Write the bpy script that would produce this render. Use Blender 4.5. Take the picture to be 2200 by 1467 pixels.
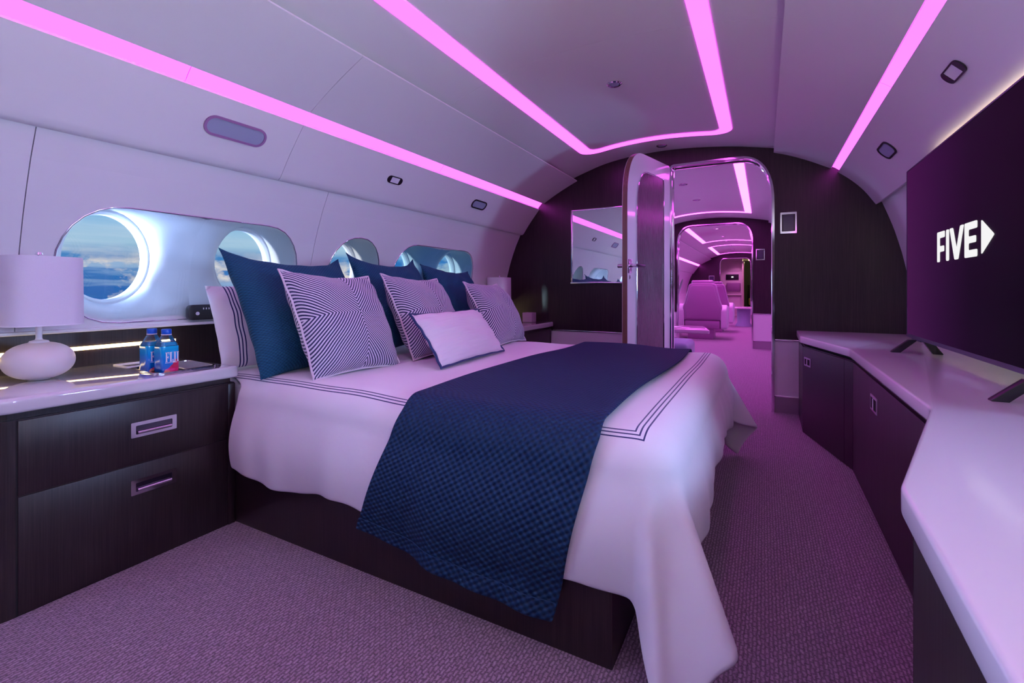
import bpy, bmesh, math, random
from mathutils import Vector, Matrix, Euler
for o in list(bpy.data.objects): bpy.data.objects.remove(o)
S = bpy.context.scene
COL = S.collection
PI = math.pi
random.seed(7)

# ------------------------------------------------------------------ camera
H = 0.95
YAW = math.atan(540/998)
cd = bpy.data.cameras.new('camera'); cam = bpy.data.objects.new('camera', cd); COL.objects.link(cam)
cam.location = (0, 0, H); cam.rotation_euler = (PI/2, 0, YAW)
cd.sensor_fit = 'HORIZONTAL'; cd.sensor_width = 36; cd.lens = 36*998/2200
cd.shift_y = -(733.5-622)/2200; cd.clip_start = 0.02
S.camera = cam

# ------------------------------------------------------------------ colour management
S.view_settings.view_transform = 'Standard'; S.view_settings.look = 'None'
S.view_settings.exposure = -0.14; S.view_settings.gamma = 1.0
S.view_settings.use_curve_mapping = False

# ------------------------------------------------------------------ node helpers
class NT:
    def __init__(s, tree): s.t = tree; s.n = tree.nodes; s.l = tree.links
    def add(s, typ, **kw):
        n = s.n.new(typ)
        for k, v in kw.items(): setattr(n, k, v)
        return n
    def put(s, sock, v):
        if isinstance(v, bpy.types.NodeSocket): s.l.new(v, sock)
        else: sock.default_value = v
    def math(s, op, a, b=0.0, c=None):
        n = s.add('ShaderNodeMath', operation=op); s.put(n.inputs[0], a); s.put(n.inputs[1], b)
        if c is not None: s.put(n.inputs[2], c)
        return n.outputs[0]
    def mix(s, f, a, b):
        n = s.add('ShaderNodeMix', data_type='RGBA'); s.put(n.inputs[0], f); s.put(n.inputs[6], a); s.put(n.inputs[7], b)
        return n.outputs[2]
    def ramp(s, f, stops):
        n = s.add('ShaderNodeValToRGB'); s.put(n.inputs[0], f)
        e = n.color_ramp.elements
        while len(e) < len(stops): e.new(0.5)
        for i, (p, c) in enumerate(stops): e[i].position = p; e[i].color = (*c, 1)
        return n.outputs[0]
    def noise(s, vec, scale, detail=3, rough=.5):
        n = s.add('ShaderNodeTexNoise'); s.put(n.inputs['Vector'], vec)
        n.inputs['Scale'].default_value = scale; n.inputs['Detail'].default_value = detail; n.inputs['Roughness'].default_value = rough
        return n.outputs['Fac']
    def mapping(s, vec, scale=(1,1,1), loc=(0,0,0), rot=(0,0,0)):
        n = s.add('ShaderNodeMapping'); s.put(n.inputs[0], vec)
        n.inputs['Scale'].default_value = scale; n.inputs['Location'].default_value = loc; n.inputs['Rotation'].default_value = rot
        return n.outputs[0]
    def bump(s, h, strength=.3, dist=.01):
        n = s.add('ShaderNodeBump'); s.put(n.inputs['Height'], h); n.inputs['Strength'].default_value = strength
        n.inputs['Distance'].default_value = dist
        return n.outputs[0]

def lin(c): return tuple(((x/255+.055)/1.055)**2.4 if x > 10 else x/255/12.92 for x in c)

# ------------------------------------------------------------------ world: sky over a sea of cloud
W = bpy.data.worlds.new('sky'); S.world = W; W.use_nodes = True
w = NT(W.node_tree); w.n.clear()
tc = w.add('ShaderNodeTexCoord'); dirv = tc.outputs['Generated']
sx = w.add('ShaderNodeSeparateXYZ'); w.l.new(dirv, sx.inputs[0]); z = sx.outputs[2]
base = w.ramp(w.math('MULTIPLY_ADD', z, 1.0, .5),
    [(.0, (.01,.06,.2)), (.42, (.02,.12,.4)), (.505, (.03,.16,.52)), (.56, (.06,.27,.62)), (.578, (.42,.66,.84)),
     (.60, (.40,.66,.88)), (.64, (.12,.45,.82)), (.78, (.06,.25,.7)), (1.0, (.03,.12,.5))])
streak = w.noise(w.mapping(dirv, (2.2, 2.2, 30)), 2.0, 5, .6)
sfac = w.ramp(streak, [(.44, (0,0,0)), (.64, (1,1,1))])
base2 = w.mix(w.math('MULTIPLY', sfac, .55), base, (.55, .74, .9, 1))
cum = w.noise(w.mapping(dirv, (5, 5, 10), (1.3, .4, .35)), 1.7, 9, .62)
low = w.ramp(z, [(.0, (1,1,1)), (.035, (1,1,1)), (.075, (0,0,0))])
low2 = w.ramp(w.math('ADD', z, 1.0), [(.9, (0,0,0)), (.96, (1,1,1))])
cf = w.math('MULTIPLY', w.math('MULTIPLY', w.ramp(cum, [(.47, (0,0,0)), (.53, (1,1,1))]), low), low2)
shade = w.noise(w.mapping(dirv, (9, 9, 22)), 2.2, 6, .6)
cumcol = w.ramp(shade, [(.35, (.34,.45,.66)), (.6, (.95,.86,.76))])
final = w.mix(cf, base2, cumcol)
bg = w.add('ShaderNodeBackground'); w.l.new(final, bg.inputs[0]); bg.inputs[1].default_value = 1.0
wo = w.add('ShaderNodeOutputWorld'); w.l.new(bg.outputs[0], wo.inputs[0])

# ------------------------------------------------------------------ sun, and area lamps added outside the windows as ambient fill
def sun(direction, energy, color, angle):
    d = bpy.data.lights.new('sun', 'SUN'); d.energy = energy; d.color = color; d.angle = math.radians(angle)
    o = bpy.data.objects.new('sun', d); COL.objects.link(o)
    o.rotation_euler = Vector(direction).to_track_quat('-Z', 'Y').to_euler(); return o
sun((.345, .93, -.13), 4.5, (1, .97, .93), 4)
def area(loc, direction, sx_, sy_, power, color, name='window_fill'):
    d = bpy.data.lights.new(name, 'AREA'); d.shape = 'RECTANGLE'; d.size = sx_; d.size_y = sy_; d.energy = power; d.color = color
    o = bpy.data.objects.new(name, d); COL.objects.link(o); o.location = loc
    o.rotation_euler = Vector(direction).to_track_quat('-Z', 'Y').to_euler(); return o
FILL_COL = (.41, .57, 1.0)
for y in (-1.45, -.86, -.27, .32):
    area((-2.75, y, 1.0), (1, 0, .40), .5, .5, 125, FILL_COL)
for y in (-1.45, -.86, -.27, .32, .91, 1.50, 2.13, 2.68, 3.28):
    area((1.32, y, 1.0), (-1, 0, .42), .5, .5, 16 if y < .5 else 62, FILL_COL)
for y in (5.0, 6.2, 7.4, 9.4, 11.8, 14.2):
    for sd in (-1, 1): area((-.713+sd*2.05, y, 1.0), (-sd, 0, .25), .5, .5, 32, FILL_COL)  # fill added outside the lounge and far cabin, tempers the magenta

# ------------------------------------------------------------------ materials
def mat(name): 
    m = bpy.data.materials.new(name); m.use_nodes = True; t = NT(m.node_tree); return m, t, t.n['Principled BSDF']
def simple(name, col, rough=.5, metal=0, coat=0, spec=.5, emis=None, es=0, sheen=0):
    m, t, p = mat(name)
    p.inputs['Base Color'].default_value = (*col, 1); p.inputs['Roughness'].default_value = rough
    p.inputs['Metallic'].default_value = metal; p.inputs['Coat Weight'].default_value = coat
    p.inputs['Coat Roughness'].default_value = .04
    p.inputs['Specular IOR Level'].default_value = spec
    p.inputs['Sheen Weight'].default_value = sheen
    if emis: p.inputs['Emission Color'].default_value = (*emis, 1); p.inputs['Emission Strength'].default_value = es
    return m
M = {}
def panel_mat(name, col, rough):
    m, t, p = mat(name)
    g = t.add('ShaderNodeTexCoord').outputs['Object']
    n = t.noise(g, 1.3, 2)
    t.put(p.inputs['Base Color'], t.mix(n, (*[c*.97 for c in col], 1), (*col, 1)))
    p.inputs['Roughness'].default_value = rough
    t.put(p.inputs['Normal'], t.bump(t.noise(g, 900, 2), .04, .001))
    return m
M['panel'] = panel_mat('satin_white_panel', (.79, .79, .80), .33)
M['reveal'] = simple('white_window_reveal', (.66, .69, .71), .4)
M['top'] = simple('polished_white_top', (.70, .69, .72), .07, coat=1, spec=.9)
M['top2'] = simple('satin_white_worktop', (.72, .71, .74), .13)
M['mauve'] = simple('mauve_rim', (.34, .17, .36), .35)
M['satin'] = simple('satin_metal', (.75, .68, .78), .32, .75)
M['kick'] = simple('kick_strip_pile', (.30, .22, .30), .95)
M['lacquer'] = simple('white_lacquer', (.72, .71, .74), .12, coat=.6)
M['chrome'] = simple('chrome', (.82, .82, .86), .07, 1)
M['darkchrome'] = simple('dark_metal', (.12, .11, .15), .25, 1)
M['mirror'] = simple('mirror', (.86, .86, .9), .01, 1)
M['black'] = simple('black_plastic', (.012, .012, .016), .35)
M['grille'] = simple('grey_blue_plastic', (.32, .36, .5), .5)
M['dark'] = simple('dark_cavity', (.01, .01, .012), .9)
M['rubber'] = simple('dark_seal', (.10, .11, .15), .7)
def wood_mat(name, c0, c1, rough, axis='Z'):
    m, t, p = mat(name)
    g = t.add('ShaderNodeTexCoord').outputs['Object']
    sc = {'Z': (1, 1, .02), 'Y': (1, .02, 1)}[axis]
    n1 = t.noise(t.mapping(g, sc), 260, 3, .6); n2 = t.noise(t.mapping(g, sc), 45, 3, .6)
    f = t.math('ADD', t.math('MULTIPLY', n1, .8), t.math('MULTIPLY', n2, .2))
    t.put(p.inputs['Base Color'], t.ramp(f, [(.30, c0), (.52, tuple((a+b)/2*.9 for a, b in zip(c0, c1))), (.74, c1)]))
    t.put(p.inputs['Roughness'], t.math('MULTIPLY_ADD', f, .2, rough-.1))
    t.put(p.inputs['Normal'], t.bump(f, .08, .002))
    return m
M['wood'] = wood_mat('dark_grained_veneer', (.007, .004, .006), (.042, .024, .029), .36)
M['woodgloss'] = wood_mat('polished_dark_veneer', (.03, .018, .024), (.10, .066, .078), .27)
M['woodgloss'].node_tree.nodes['Principled BSDF'].inputs['Specular IOR Level'].default_value = 1.0
M['woodedge'] = wood_mat('brown_wood_edge', (.12, .055, .04), (.30, .16, .12), .4)
def led_mat(name, col, s):
    m, t, p = mat(name); t.n.remove(p)
    e = t.add('ShaderNodeEmission'); e.inputs[1].default_value = s
    g = t.add('ShaderNodeTexCoord').outputs['Object']
    n = t.noise(g, 2.0, 1)
    t.put(e.inputs[0], t.mix(n, (*[c*.9 for c in col], 1), (*col, 1)))
    t.l.new(e.outputs[0], t.n['Material Output'].inputs[0]); return m
M['led'] = led_mat('pink_light_diffuser', (1.0, .08, 1.0), 4.4)
M['led2'] = led_mat('bright_pink_light_diffuser', (1.0, .075, .98), 9.5)
M['warmled'] = led_mat('warm_light_strip', (1.0, .74, .36), 9)
M['glowstrip'] = led_mat('warm_glow_strip', (1.0, .80, .52), 30)
M['spotpink'] = led_mat('pink_lamp_face', (1.0, .35, .9), 9)
M['warmlamp'] = led_mat('warm_lamp_face', (1.0, .8, .35), 3)
# carpet
m, t, p = mat('woven_carpet'); M['carpet'] = m
g = t.add('ShaderNodeTexCoord').outputs['Object']
br = t.add('ShaderNodeTexBrick')
wn = t.add('ShaderNodeTexNoise'); wn.inputs['Scale'].default_value = 55; wn.inputs['Detail'].default_value = 2; t.l.new(g, wn.inputs['Vector'])
va_ = t.add('ShaderNodeVectorMath', operation='SCALE'); t.l.new(wn.outputs['Color'], va_.inputs[0]); va_.inputs['Scale'].default_value = .012
vb_ = t.add('ShaderNodeVectorMath', operation='ADD'); t.l.new(g, vb_.inputs[0]); t.l.new(va_.outputs[0], vb_.inputs[1])
t.put(br.inputs['Vector'], t.mapping(vb_.outputs[0], (1, 1, 1), rot=(0, 0, PI/2)))
br.inputs['Scale'].default_value = 22; br.inputs['Mortar Size'].default_value = .09; br.inputs['Mortar Smooth'].default_value = .9
br.inputs['Color1'].default_value = (1,1,1,1); br.inputs['Color2'].default_value = (.72,.72,.72,1); br.inputs['Mortar'].default_value = (.15,.15,.15,1)
br.inputs['Brick Width'].default_value = .45; br.inputs['Row Height'].default_value = .22
n1 = t.noise(g, 330, 3, .7); n2 = t.noise(g, 70, 3, .6)
bw = t.add('ShaderNodeRGBToBW'); t.l.new(br.outputs[0], bw.inputs[0])
hgt = t.math('ADD', t.math('MULTIPLY', bw.outputs[0], .40), t.math('ADD', t.math('MULTIPLY', n1, .7), t.math('MULTIPLY', n2, .35)))
t.put(p.inputs['Base Color'], t.ramp(hgt, [(.46, (.045,.028,.045)), (.82, (.34,.20,.32)), (1.0, (.50,.36,.49))]))
p.inputs['Roughness'].default_value = .95; p.inputs['Sheen Weight'].default_value = .25
t.put(p.inputs['Normal'], t.bump(hgt, .7, .006))
# fabrics
def linen(name, col, sc=500, bs=.1, rough=.85):
    m, t, p = mat(name)
    g = t.add('ShaderNodeTexCoord').outputs['Object']
    n = t.noise(g, sc, 3)
    t.put(p.inputs['Base Color'], t.mix(n, (*[c*.93 for c in col], 1), (*col, 1)))
    p.inputs['Roughness'].default_value = rough; p.inputs['Sheen Weight'].default_value = .2
    t.put(p.inputs['Normal'], t.bump(n, bs, .001)); return m
M['linen'] = linen('white_linen', (.80, .78, .82))
M['pinkpipe'] = linen('pale_piping', (.75, .66, .74))
M['navypipe'] = linen('navy_piping', (.015, .035, .13))
M['shade'] = linen('white_lamp_shade', (.78, .76, .84), 300, .05)
M['greyfab'] = linen('grey_blue_upholstery', (.24, .26, .40), 200, .2)
M['navyfab'] = linen('navy_fabric', (.008, .05, .17), 200, .2)
def waffle(name, c0, c1, per, bs, coord='Object'):
    m, t, p = mat(name)
    tcn = t.add('ShaderNodeTexCoord'); g = tcn.outputs[coord]
    s = t.add('ShaderNodeSeparateXYZ'); t.l.new(g, s.inputs[0])
    k = 2*PI/per
    a = t.math('SINE', t.math('MULTIPLY', s.outputs[0], k)); b = t.math('SINE', t.math('MULTIPLY', s.outputs[1], k*1.35))
    # staggered oval bumps
    h = t.math('ADD', t.math('MULTIPLY', t.math('MULTIPLY', a, b), .5), .5)
    h = t.math('POWER', h, .8)
    n = t.noise(g, 400, 2)
    t.put(p.inputs['Base Color'], t.mix(h, (*c0, 1), (*c1, 1)))
    p.inputs['Roughness'].default_value = .7; p.inputs['Specular IOR Level'].default_value = .3
    t.put(p.inputs['Normal'], t.bump(t.math('ADD', h, t.math('MULTIPLY', n, .1)), bs, .004)); return m
M['bluequilt'] = waffle('teal_blue_quilting', (.001, .036, .085), (.004, .085, .165), .016, .7)
M['runner'] = waffle('navy_waffle_knit', (.001, .009, .038), (.001, .034, .108), .023, 1.0, 'UV')
# white duvet with three navy lines
def line_mask(t, v, c, wd=.0022, sp=.013):
    tot = None
    for i in (-1, 0, 1):
        d = t.math('ABSOLUTE', t.math('SUBTRACT', v, c+i*sp)); f = t.math('LESS_THAN', d, wd)
        tot = f if tot is None else t.math('MAXIMUM', tot, f)
    return tot
XF, YN, YFAR = -.19, 1.13, 2.86
m, t, p = mat('white_duvet_with_navy_lines'); M['duvet'] = m
uv = t.add('ShaderNodeTexCoord').outputs['UV']; s = t.add('ShaderNodeSeparateXYZ'); t.l.new(uv, s.inputs[0])
u_, v_ = s.outputs[0], s.outputs[1]
LX, LY0, LY1 = -.270, 1.165, 2.82
dm = t.math('MAXIMUM', t.math('SUBTRACT', u_, LX), t.math('MAXIMUM', t.math('SUBTRACT', LY0, v_), t.math('SUBTRACT', v_, LY1)))
mk_ = line_mask(t, dm, 0.0)
g = t.add('ShaderNodeTexCoord').outputs['Object']; n = t.noise(g, 4, 3)
t.put(p.inputs['Base Color'], t.mix(mk_, t.mix(n, (.80,.78,.82,1), (.84,.82,.86,1)), (.012, .02, .12, 1)))
p.inputs['Roughness'].default_value = .75; p.inputs['Sheen Weight'].default_value = .25
t.put(p.inputs['Normal'], t.bump(t.noise(g, 5, 4, .55), .10, .03))
# sham with navy lines near its hanging end
m, t, p = mat('white_sham_with_navy_lines'); M['sham'] = m
s = t.add('ShaderNodeSeparateXYZ'); t.l.new(t.add('ShaderNodeTexCoord').outputs['Object'], s.inputs[0])
t.put(p.inputs['Base Color'], t.mix(line_mask(t, s.outputs[0], -.235, .0026, .013), (.80,.79,.82,1), (.012,.02,.12,1)))
p.inputs['Roughness'].default_value = .85
# striped cushion: four quadrants of diagonal pinstripes
m, t, p = mat('navy_white_quartered_stripes'); M['stripe'] = m
s = t.add('ShaderNodeSeparateXYZ'); t.l.new(t.add('ShaderNodeTexCoord').outputs['Object'], s.inputs[0])
ph = t.math('SUBTRACT', t.math('ABSOLUTE', s.outputs[0]), t.math('ABSOLUTE', s.outputs[1]))
sn = t.math('SINE', t.math('MULTIPLY', ph, 2*PI/.0145))
f = t.ramp(t.math('MULTIPLY_ADD', sn, .5, .5), [(.40, (.012, .018, .085)), (.56, (.66, .62, .74))])
t.put(p.inputs['Base Color'], f); p.inputs['Roughness'].default_value = .8; p.inputs['Sheen Weight'].default_value = .2
t.put(p.inputs['Normal'], t.bump(sn, .25, .001))
# white ribbed lumbar
m, t, p = mat('white_ribbed_cotton'); M['ribbed'] = m
s = t.add('ShaderNodeSeparateXYZ'); o_ = t.add('ShaderNodeTexCoord').outputs['Object']; t.l.new(o_, s.inputs[0])
wv = t.math('SINE', t.math('ADD', t.math('MULTIPLY', s.outputs[1], 2*PI/.016), t.math('MULTIPLY', t.noise(o_, 14, 2), 2.5)))
p.inputs['Base Color'].default_value = (.80, .74, .80, 1); p.inputs['Roughness'].default_value = .85
t.put(p.inputs['Normal'], t.bump(wv, .35, .0015))
# frosted lamp body, glass, water bottle
m, t, p = mat('frosted_glass_body'); M['frost'] = m
p.inputs['Base Color'].default_value = (.80, .76, .74, 1); p.inputs['Roughness'].default_value = .35
p.inputs['Subsurface Weight'].default_value = .6; p.inputs['Subsurface Radius'].default_value = (.05, .045, .04)
def thin_glass(name, tint=(1,1,1), refl=1.0, rough=.0):
    m, t, p = mat(name); t.n.remove(p)
    tr = t.add('ShaderNodeBsdfTransparent'); tr.inputs[0].default_value = (*tint, 1)
    gl = t.add('ShaderNodeBsdfGlossy'); gl.inputs['Roughness'].default_value = rough
    fr = t.add('ShaderNodeFresnel'); fr.inputs[0].default_value = 1.45
    mx = t.add('ShaderNodeMixShader'); t.put(mx.inputs[0], t.math('MULTIPLY', fr.outputs[0], refl))
    t.l.new(tr.outputs[0], mx.inputs[1]); t.l.new(gl.outputs[0], mx.inputs[2])
    t.l.new(mx.outputs[0], t.n['Material Output'].inputs[0]); return m
M['glass'] = thin_glass('clear_pane', (.97, .98, .99), 1.0)
M['tinted'] = thin_glass('blue_tinted_pane', (.52, .80, .97), 1.0)
M['plastic'] = thin_glass('clear_bottle_plastic', (.86, .93, .97), 1.6, .05)
m, t, p = mat('blue_bottle_label'); M['label'] = m
s = t.add('ShaderNodeSeparateXYZ'); o_ = t.add('ShaderNodeTexCoord').outputs['Object']; t.l.new(o_, s.inputs[0])
blue = t.ramp(t.math('DIVIDE', s.outputs[2], .115), [(.0, (.0, .07, .42)), (.45, (.0, .22, .66)), (.9, (.01, .50, .78))])
n = t.noise(o_, 45, 3)
dd = t.math('ADD', t.math('MULTIPLY', t.math('SUBTRACT', s.outputs[1], .024), 1.0), t.math('MULTIPLY', s.outputs[2], -.75))
pk = t.math('GREATER_THAN', t.math('ADD', dd, t.math('MULTIPLY', t.math('SUBTRACT', n, .5), .03)), -.046)
t.put(p.inputs['Base Color'], t.mix(pk, blue, t.ramp(n, [(.35, (.55,.0,.06)), (.6, (.85,.05,.22)), (.72, (.9,.35,.2))])))
p.inputs['Roughness'].default_value = .12; p.inputs['Coat Weight'].default_value = .5
M['cap'] = simple('blue_cap', (.0, .09, .55), .35)
M['white'] = simple('white_print', (.85, .85, .9), .5)
# television picture
m, t, p = mat('television_picture'); M['screen'] = m
s = t.add('ShaderNodeSeparateXYZ'); t.l.new(t.add('ShaderNodeTexCoord').outputs['Object'], s.inputs[0])
f = t.ramp(t.math('MULTIPLY_ADD', s.outputs[1], .68, .51), [(.2, (.0005,.0002,.001)), (.45, (.005,.0008,.008)), (.7, (.024,.0022,.032)), (1.0, (.052,.005,.058))])
p.inputs['Base Color'].default_value = (.004, .003, .005, 1); p.inputs['Roughness'].default_value = .5; p.inputs['Specular IOR Level'].default_value = .06
t.put(p.inputs['Emission Color'], f); p.inputs['Emission Strength'].default_value = 1.0
M['logo'] = simple('lit_white_lettering', (0, 0, 0), 1, emis=(1, 1, 1), es=1.0)
M['leather'] = simple('pale_leather', (.32, .15, .32), .38)
M['leather2'] = simple('white_leather', (.60, .50, .64), .35)
M['pinktop'] = simple('glossy_table_top', (.60, .42, .56), .15, coat=.5)
M['galley'] = simple('galley_white', (.75, .68, .66), .3)
M['beige'] = simple('beige_door', (.62, .55, .42), .4)

# ------------------------------------------------------------------ geometry helpers
def origin_of(p):
    v = Vector((0, 0, 0))
    while p is not None: v += p.location; p = p.parent
    return v
def link(name, me, m, parent=None, shift=True, smooth=False, sharp=None):
    o = bpy.data.objects.new(name, me); COL.objects.link(o)
    if m: me.materials.append(m)
    if parent is not None:
        o.parent = parent
        if shift: me.transform(Matrix.Translation(-origin_of(parent)))
    if smooth:
        me.polygons.foreach_set('use_smooth', [True]*len(me.polygons))
        me.update()
        if sharp: me.set_sharp_from_angle(angle=math.radians(sharp))
    return o
def tomesh(bm, recalc=True):
    if recalc: bmesh.ops.recalc_face_normals(bm, faces=bm.faces)
    me = bpy.data.meshes.new('m'); bm.to_mesh(me); bm.free(); return me
def thing(name, label, cat, loc=(0,0,0), rot=(0,0,0), group=None):
    o = bpy.data.objects.new(name, None); COL.objects.link(o); o.location = loc; o.rotation_euler = rot
    o.empty_display_size = .05
    o['label'] = label; o['category'] = cat
    if group: o['group'] = group
    return o
def tag(o, label, cat, group=None, kind=None):
    o['label'] = label; o['category'] = cat
    if group: o['group'] = group
    if kind: o['kind'] = kind
    return o
def structure(o, label=None, cat=None):
    o['kind'] = 'structure'
    if label: o['label'] = label
    if cat: o['category'] = cat
    return o
def box_bm(a, b, bev=0, seg=2):
    bm = bmesh.new(); bmesh.ops.create_cube(bm, size=1)
    for v in bm.verts:
        v.co = Vector([(a[i]+b[i])/2 + v.co[i]*abs(b[i]-a[i]) for i in range(3)])
    if bev: bmesh.ops.bevel(bm, geom=list(bm.edges), offset=bev, segments=seg, affect='EDGES', profile=.5)
    return bm
def box(name, a, b, m, parent=None, bev=0, shift=True, seg=2):
    return link(name, tomesh(box_bm(a, b, bev, seg)), m, parent, shift, smooth=bev > 0, sharp=40)
def prism_bm(poly, lo, hi, axis='Z', bev=0, seg=3, bevall=False):
    """poly: list of 2D points; axis Z:(x,y) Y:(x,z) X:(y,z)"""
    bm = bmesh.new()
    def P3(p, h): return {'Z': (p[0], p[1], h), 'Y': (p[0], h, p[1]), 'X': (h, p[0], p[1])}[axis]
    a = [bm.verts.new(P3(p, lo)) for p in poly]; b = [bm.verts.new(P3(p, hi)) for p in poly]
    n = len(poly)
    f0 = bm.faces.new(a); f1 = bm.faces.new(list(reversed(b)))
    for i in range(n): bm.faces.new((a[i], b[i], b[(i+1) % n], a[(i+1) % n]))
    bmesh.ops.recalc_face_normals(bm, faces=bm.faces)
    if bev:
        es = [e for e in bm.edges if (e in f0.edges or e in f1.edges)] if not bevall else list(bm.edges)
        bmesh.ops.bevel(bm, geom=es, offset=bev, segments=seg, affect='EDGES', profile=.5)
    return bm
def prism(name, poly, lo, hi, m, parent=None, axis='Z', bev=0, shift=True, bevall=False, smooth=False):
    return link(name, tomesh(prism_bm(poly, lo, hi, axis, bev, 3, bevall)), m, parent, shift, smooth=smooth or bev > 0, sharp=35)
def rrect(cx, cy, w, h, r, n=8):
    r = min(r, w/2-1e-5, h/2-1e-5); pts = []
    for (sx_, sy_, a0) in ((1, 1, 0), (-1, 1, 90), (-1, -1, 180), (1, -1, 270)):
        for i in range(n+1):
            a = math.radians(a0+90*i/n)
            pts.append((cx+sx_*(w/2-r)+r*math.cos(a), cy+sy_*(h/2-r)+r*math.sin(a)))
    return pts
def rpoly(pts, rads, n=5):
    """round the corners of a polygon"""
    out = []; N = len(pts)
    for i, p in enumerate(pts):
        r = rads[i] if isinstance(rads, (list, tuple)) else rads
        if r <= 0: out.append(tuple(p)); continue
        p = Vector(p); a = (Vector(pts[i-1])-p); b = (Vector(pts[(i+1) % N])-p)
        rr = min(r, a.length*.45, b.length*.45); a.normalize(); b.normalize()
        p0 = p+a*rr; p1 = p+b*rr
        for k in range(n+1):
            t = k/n; out.append(tuple((1-t)**2*p0+2*t*(1-t)*p+t*t*p1))
    return out
def tube_bm(path, r, n=10, closed=False, bm=None):
    bm = bm or bmesh.new(); path = [Vector(p) for p in path]; N = len(path); rings = []
    prev = None
    for i, p in enumerate(path):
        if closed: t = path[(i+1) % N]-path[i-1]
        else: t = path[min(i+1, N-1)]-path[max(i-1, 0)]
        t.normalize()
        if prev is None:
            up = Vector((0, 0, 1)) if abs(t.z) < .9 else Vector((1, 0, 0))
            x = t.cross(up).normalized()
        else:
            x = (prev - t*prev.dot(t)).normalized()
        prev = x; y = t.cross(x)
        rr = r[i] if isinstance(r, (list, tuple)) else r
        rings.append([bm.verts.new(p+(x*math.cos(2*PI*k/n)+y*math.sin(2*PI*k/n))*rr) for k in range(n)])
    R = N if closed else N-1
    for i in range(R):
        a, b = rings[i], rings[(i+1) % N]
        for k in range(n): bm.faces.new((a[k], a[(k+1) % n], b[(k+1) % n], b[k]))
    if not closed: bm.faces.new(list(reversed(rings[0]))); bm.faces.new(rings[-1])
    return bm
def tube(name, path, r, m, parent=None, closed=False, n=10, shift=True):
    return link(name, tomesh(tube_bm(path, r, n, closed)), m, parent, shift, True, 50)
def lathe(name, prof, c, m, parent=None, n=40, shift=True, sq=None):
    """prof: (radius, z); sq: superellipse exponent"""
    bm = bmesh.new(); rings = []
    for r, zz in prof:
        ring = []
        for k in range(n):
            a = 2*PI*k/n; cx, sy = math.cos(a), math.sin(a)
            q = 1 if not sq else (abs(cx)**sq+abs(sy)**sq)**(-1/sq)
            ring.append(bm.verts.new((c[0]+r*q*cx, c[1]+r*q*sy, c[2]+zz)))
        rings.append(ring)
    for i in range(len(rings)-1):
        for k in range(n): bm.faces.new((rings[i][k], rings[i][(k+1) % n], rings[i+1][(k+1) % n], rings[i+1][k]))
    if prof[0][0] > 0: bm.faces.new(list(reversed(rings[0])))
    if prof[-1][0] > 0: bm.faces.new(rings[-1])
    bmesh.ops.remove_doubles(bm, verts=bm.verts, dist=1e-6)
    return link(name, tomesh(bm), m, parent, shift, True, 40)
def plate_bm(outer, holes, lo, hi, axis='Y'):
    bm = bmesh.new()
    def P3(p, h): return {'Z': (p[0], p[1], h), 'Y': (p[0], h, p[1]), 'X': (h, p[0], p[1])}[axis]
    es = []; loops = []
    for lp in [outer]+holes:
        vs = [bm.verts.new(P3(p, lo)) for p in lp]; loops.append(vs)
        for i in range(len(vs)): es.append(bm.edges.new((vs[i], vs[(i+1) % len(vs)])))
    bmesh.ops.triangle_fill(bm, edges=es, use_beauty=True)
    g = bmesh.ops.extrude_face_region(bm, geom=list(bm.faces))
    d = {'Z': (0, 0, hi-lo), 'Y': (0, hi-lo, 0), 'X': (hi-lo, 0, 0)}[axis]
    bmesh.ops.translate(bm, verts=[v for v in g['geom'] if isinstance(v, bmesh.types.BMVert)], vec=d)
    return bm
def plate(name, outer, holes, lo, hi, m, parent=None, axis='Y', shift=True):
    return link(name, tomesh(plate_bm(outer, holes, lo, hi, axis)), m, parent, shift)
def sweep_y(name, pts, y0, y1, m, parent=None, th=.012, closed=False, sm=60):
    """extrude a cross-section polyline along Y with thickness"""
    n = len(pts); nor = []
    for i in range(n):
        a = Vector(pts[max(i-1, 0)]); b = Vector(pts[min(i+1, n-1)]); t = (b-a).normalized(); nor.append(Vector((-t.y, t.x)))
    out = [Vector(p)+nn*th for p, nn in zip(pts, nor)]
    poly = [tuple(p) for p in pts]+[tuple(p) for p in reversed(out)]
    bm = bmesh.new()
    a = [bm.verts.new((p[0], y0, p[1])) for p in poly]; b = [bm.verts.new((p[0], y1, p[1])) for p in poly]; N = len(poly)
    for i in range(N): bm.faces.new((a[i], a[(i+1) % N], b[(i+1) % N], b[i]))
    for r in (a, b):
        for i in range(n-1): bm.faces.new((r[i], r[i+1], r[N-2-i], r[N-1-i]))
    return link(name, tomesh(bm), m, parent, True, True, sm)
def interp(pts, x):
    if x <= pts[0][0]: return pts[0][1]
    for (x0, y0), (x1, y1) in zip(pts, pts[1:]):
        if x <= x1: return y0+(y1-y0)*(x-x0)/(x1-x0)
    return pts[-1][1]
def spline(pts, n=8):
    """Catmull-Rom through 2D points"""
    P = [Vector(p) for p in pts]; P = [2*P[0]-P[1]]+P+[2*P[-1]-P[-2]]; out = []
    for i in range(1, len(P)-2):
        for k in range(n):
            t = k/n; a, b, c, d = P[i-1:i+3]
            out.append(tuple(.5*((2*b)+(c-a)*t+(2*a-5*b+4*c-d)*t*t+(3*b-a-3*c+d)*t**3)))
    out.append(tuple(P[-2])); return out

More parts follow.
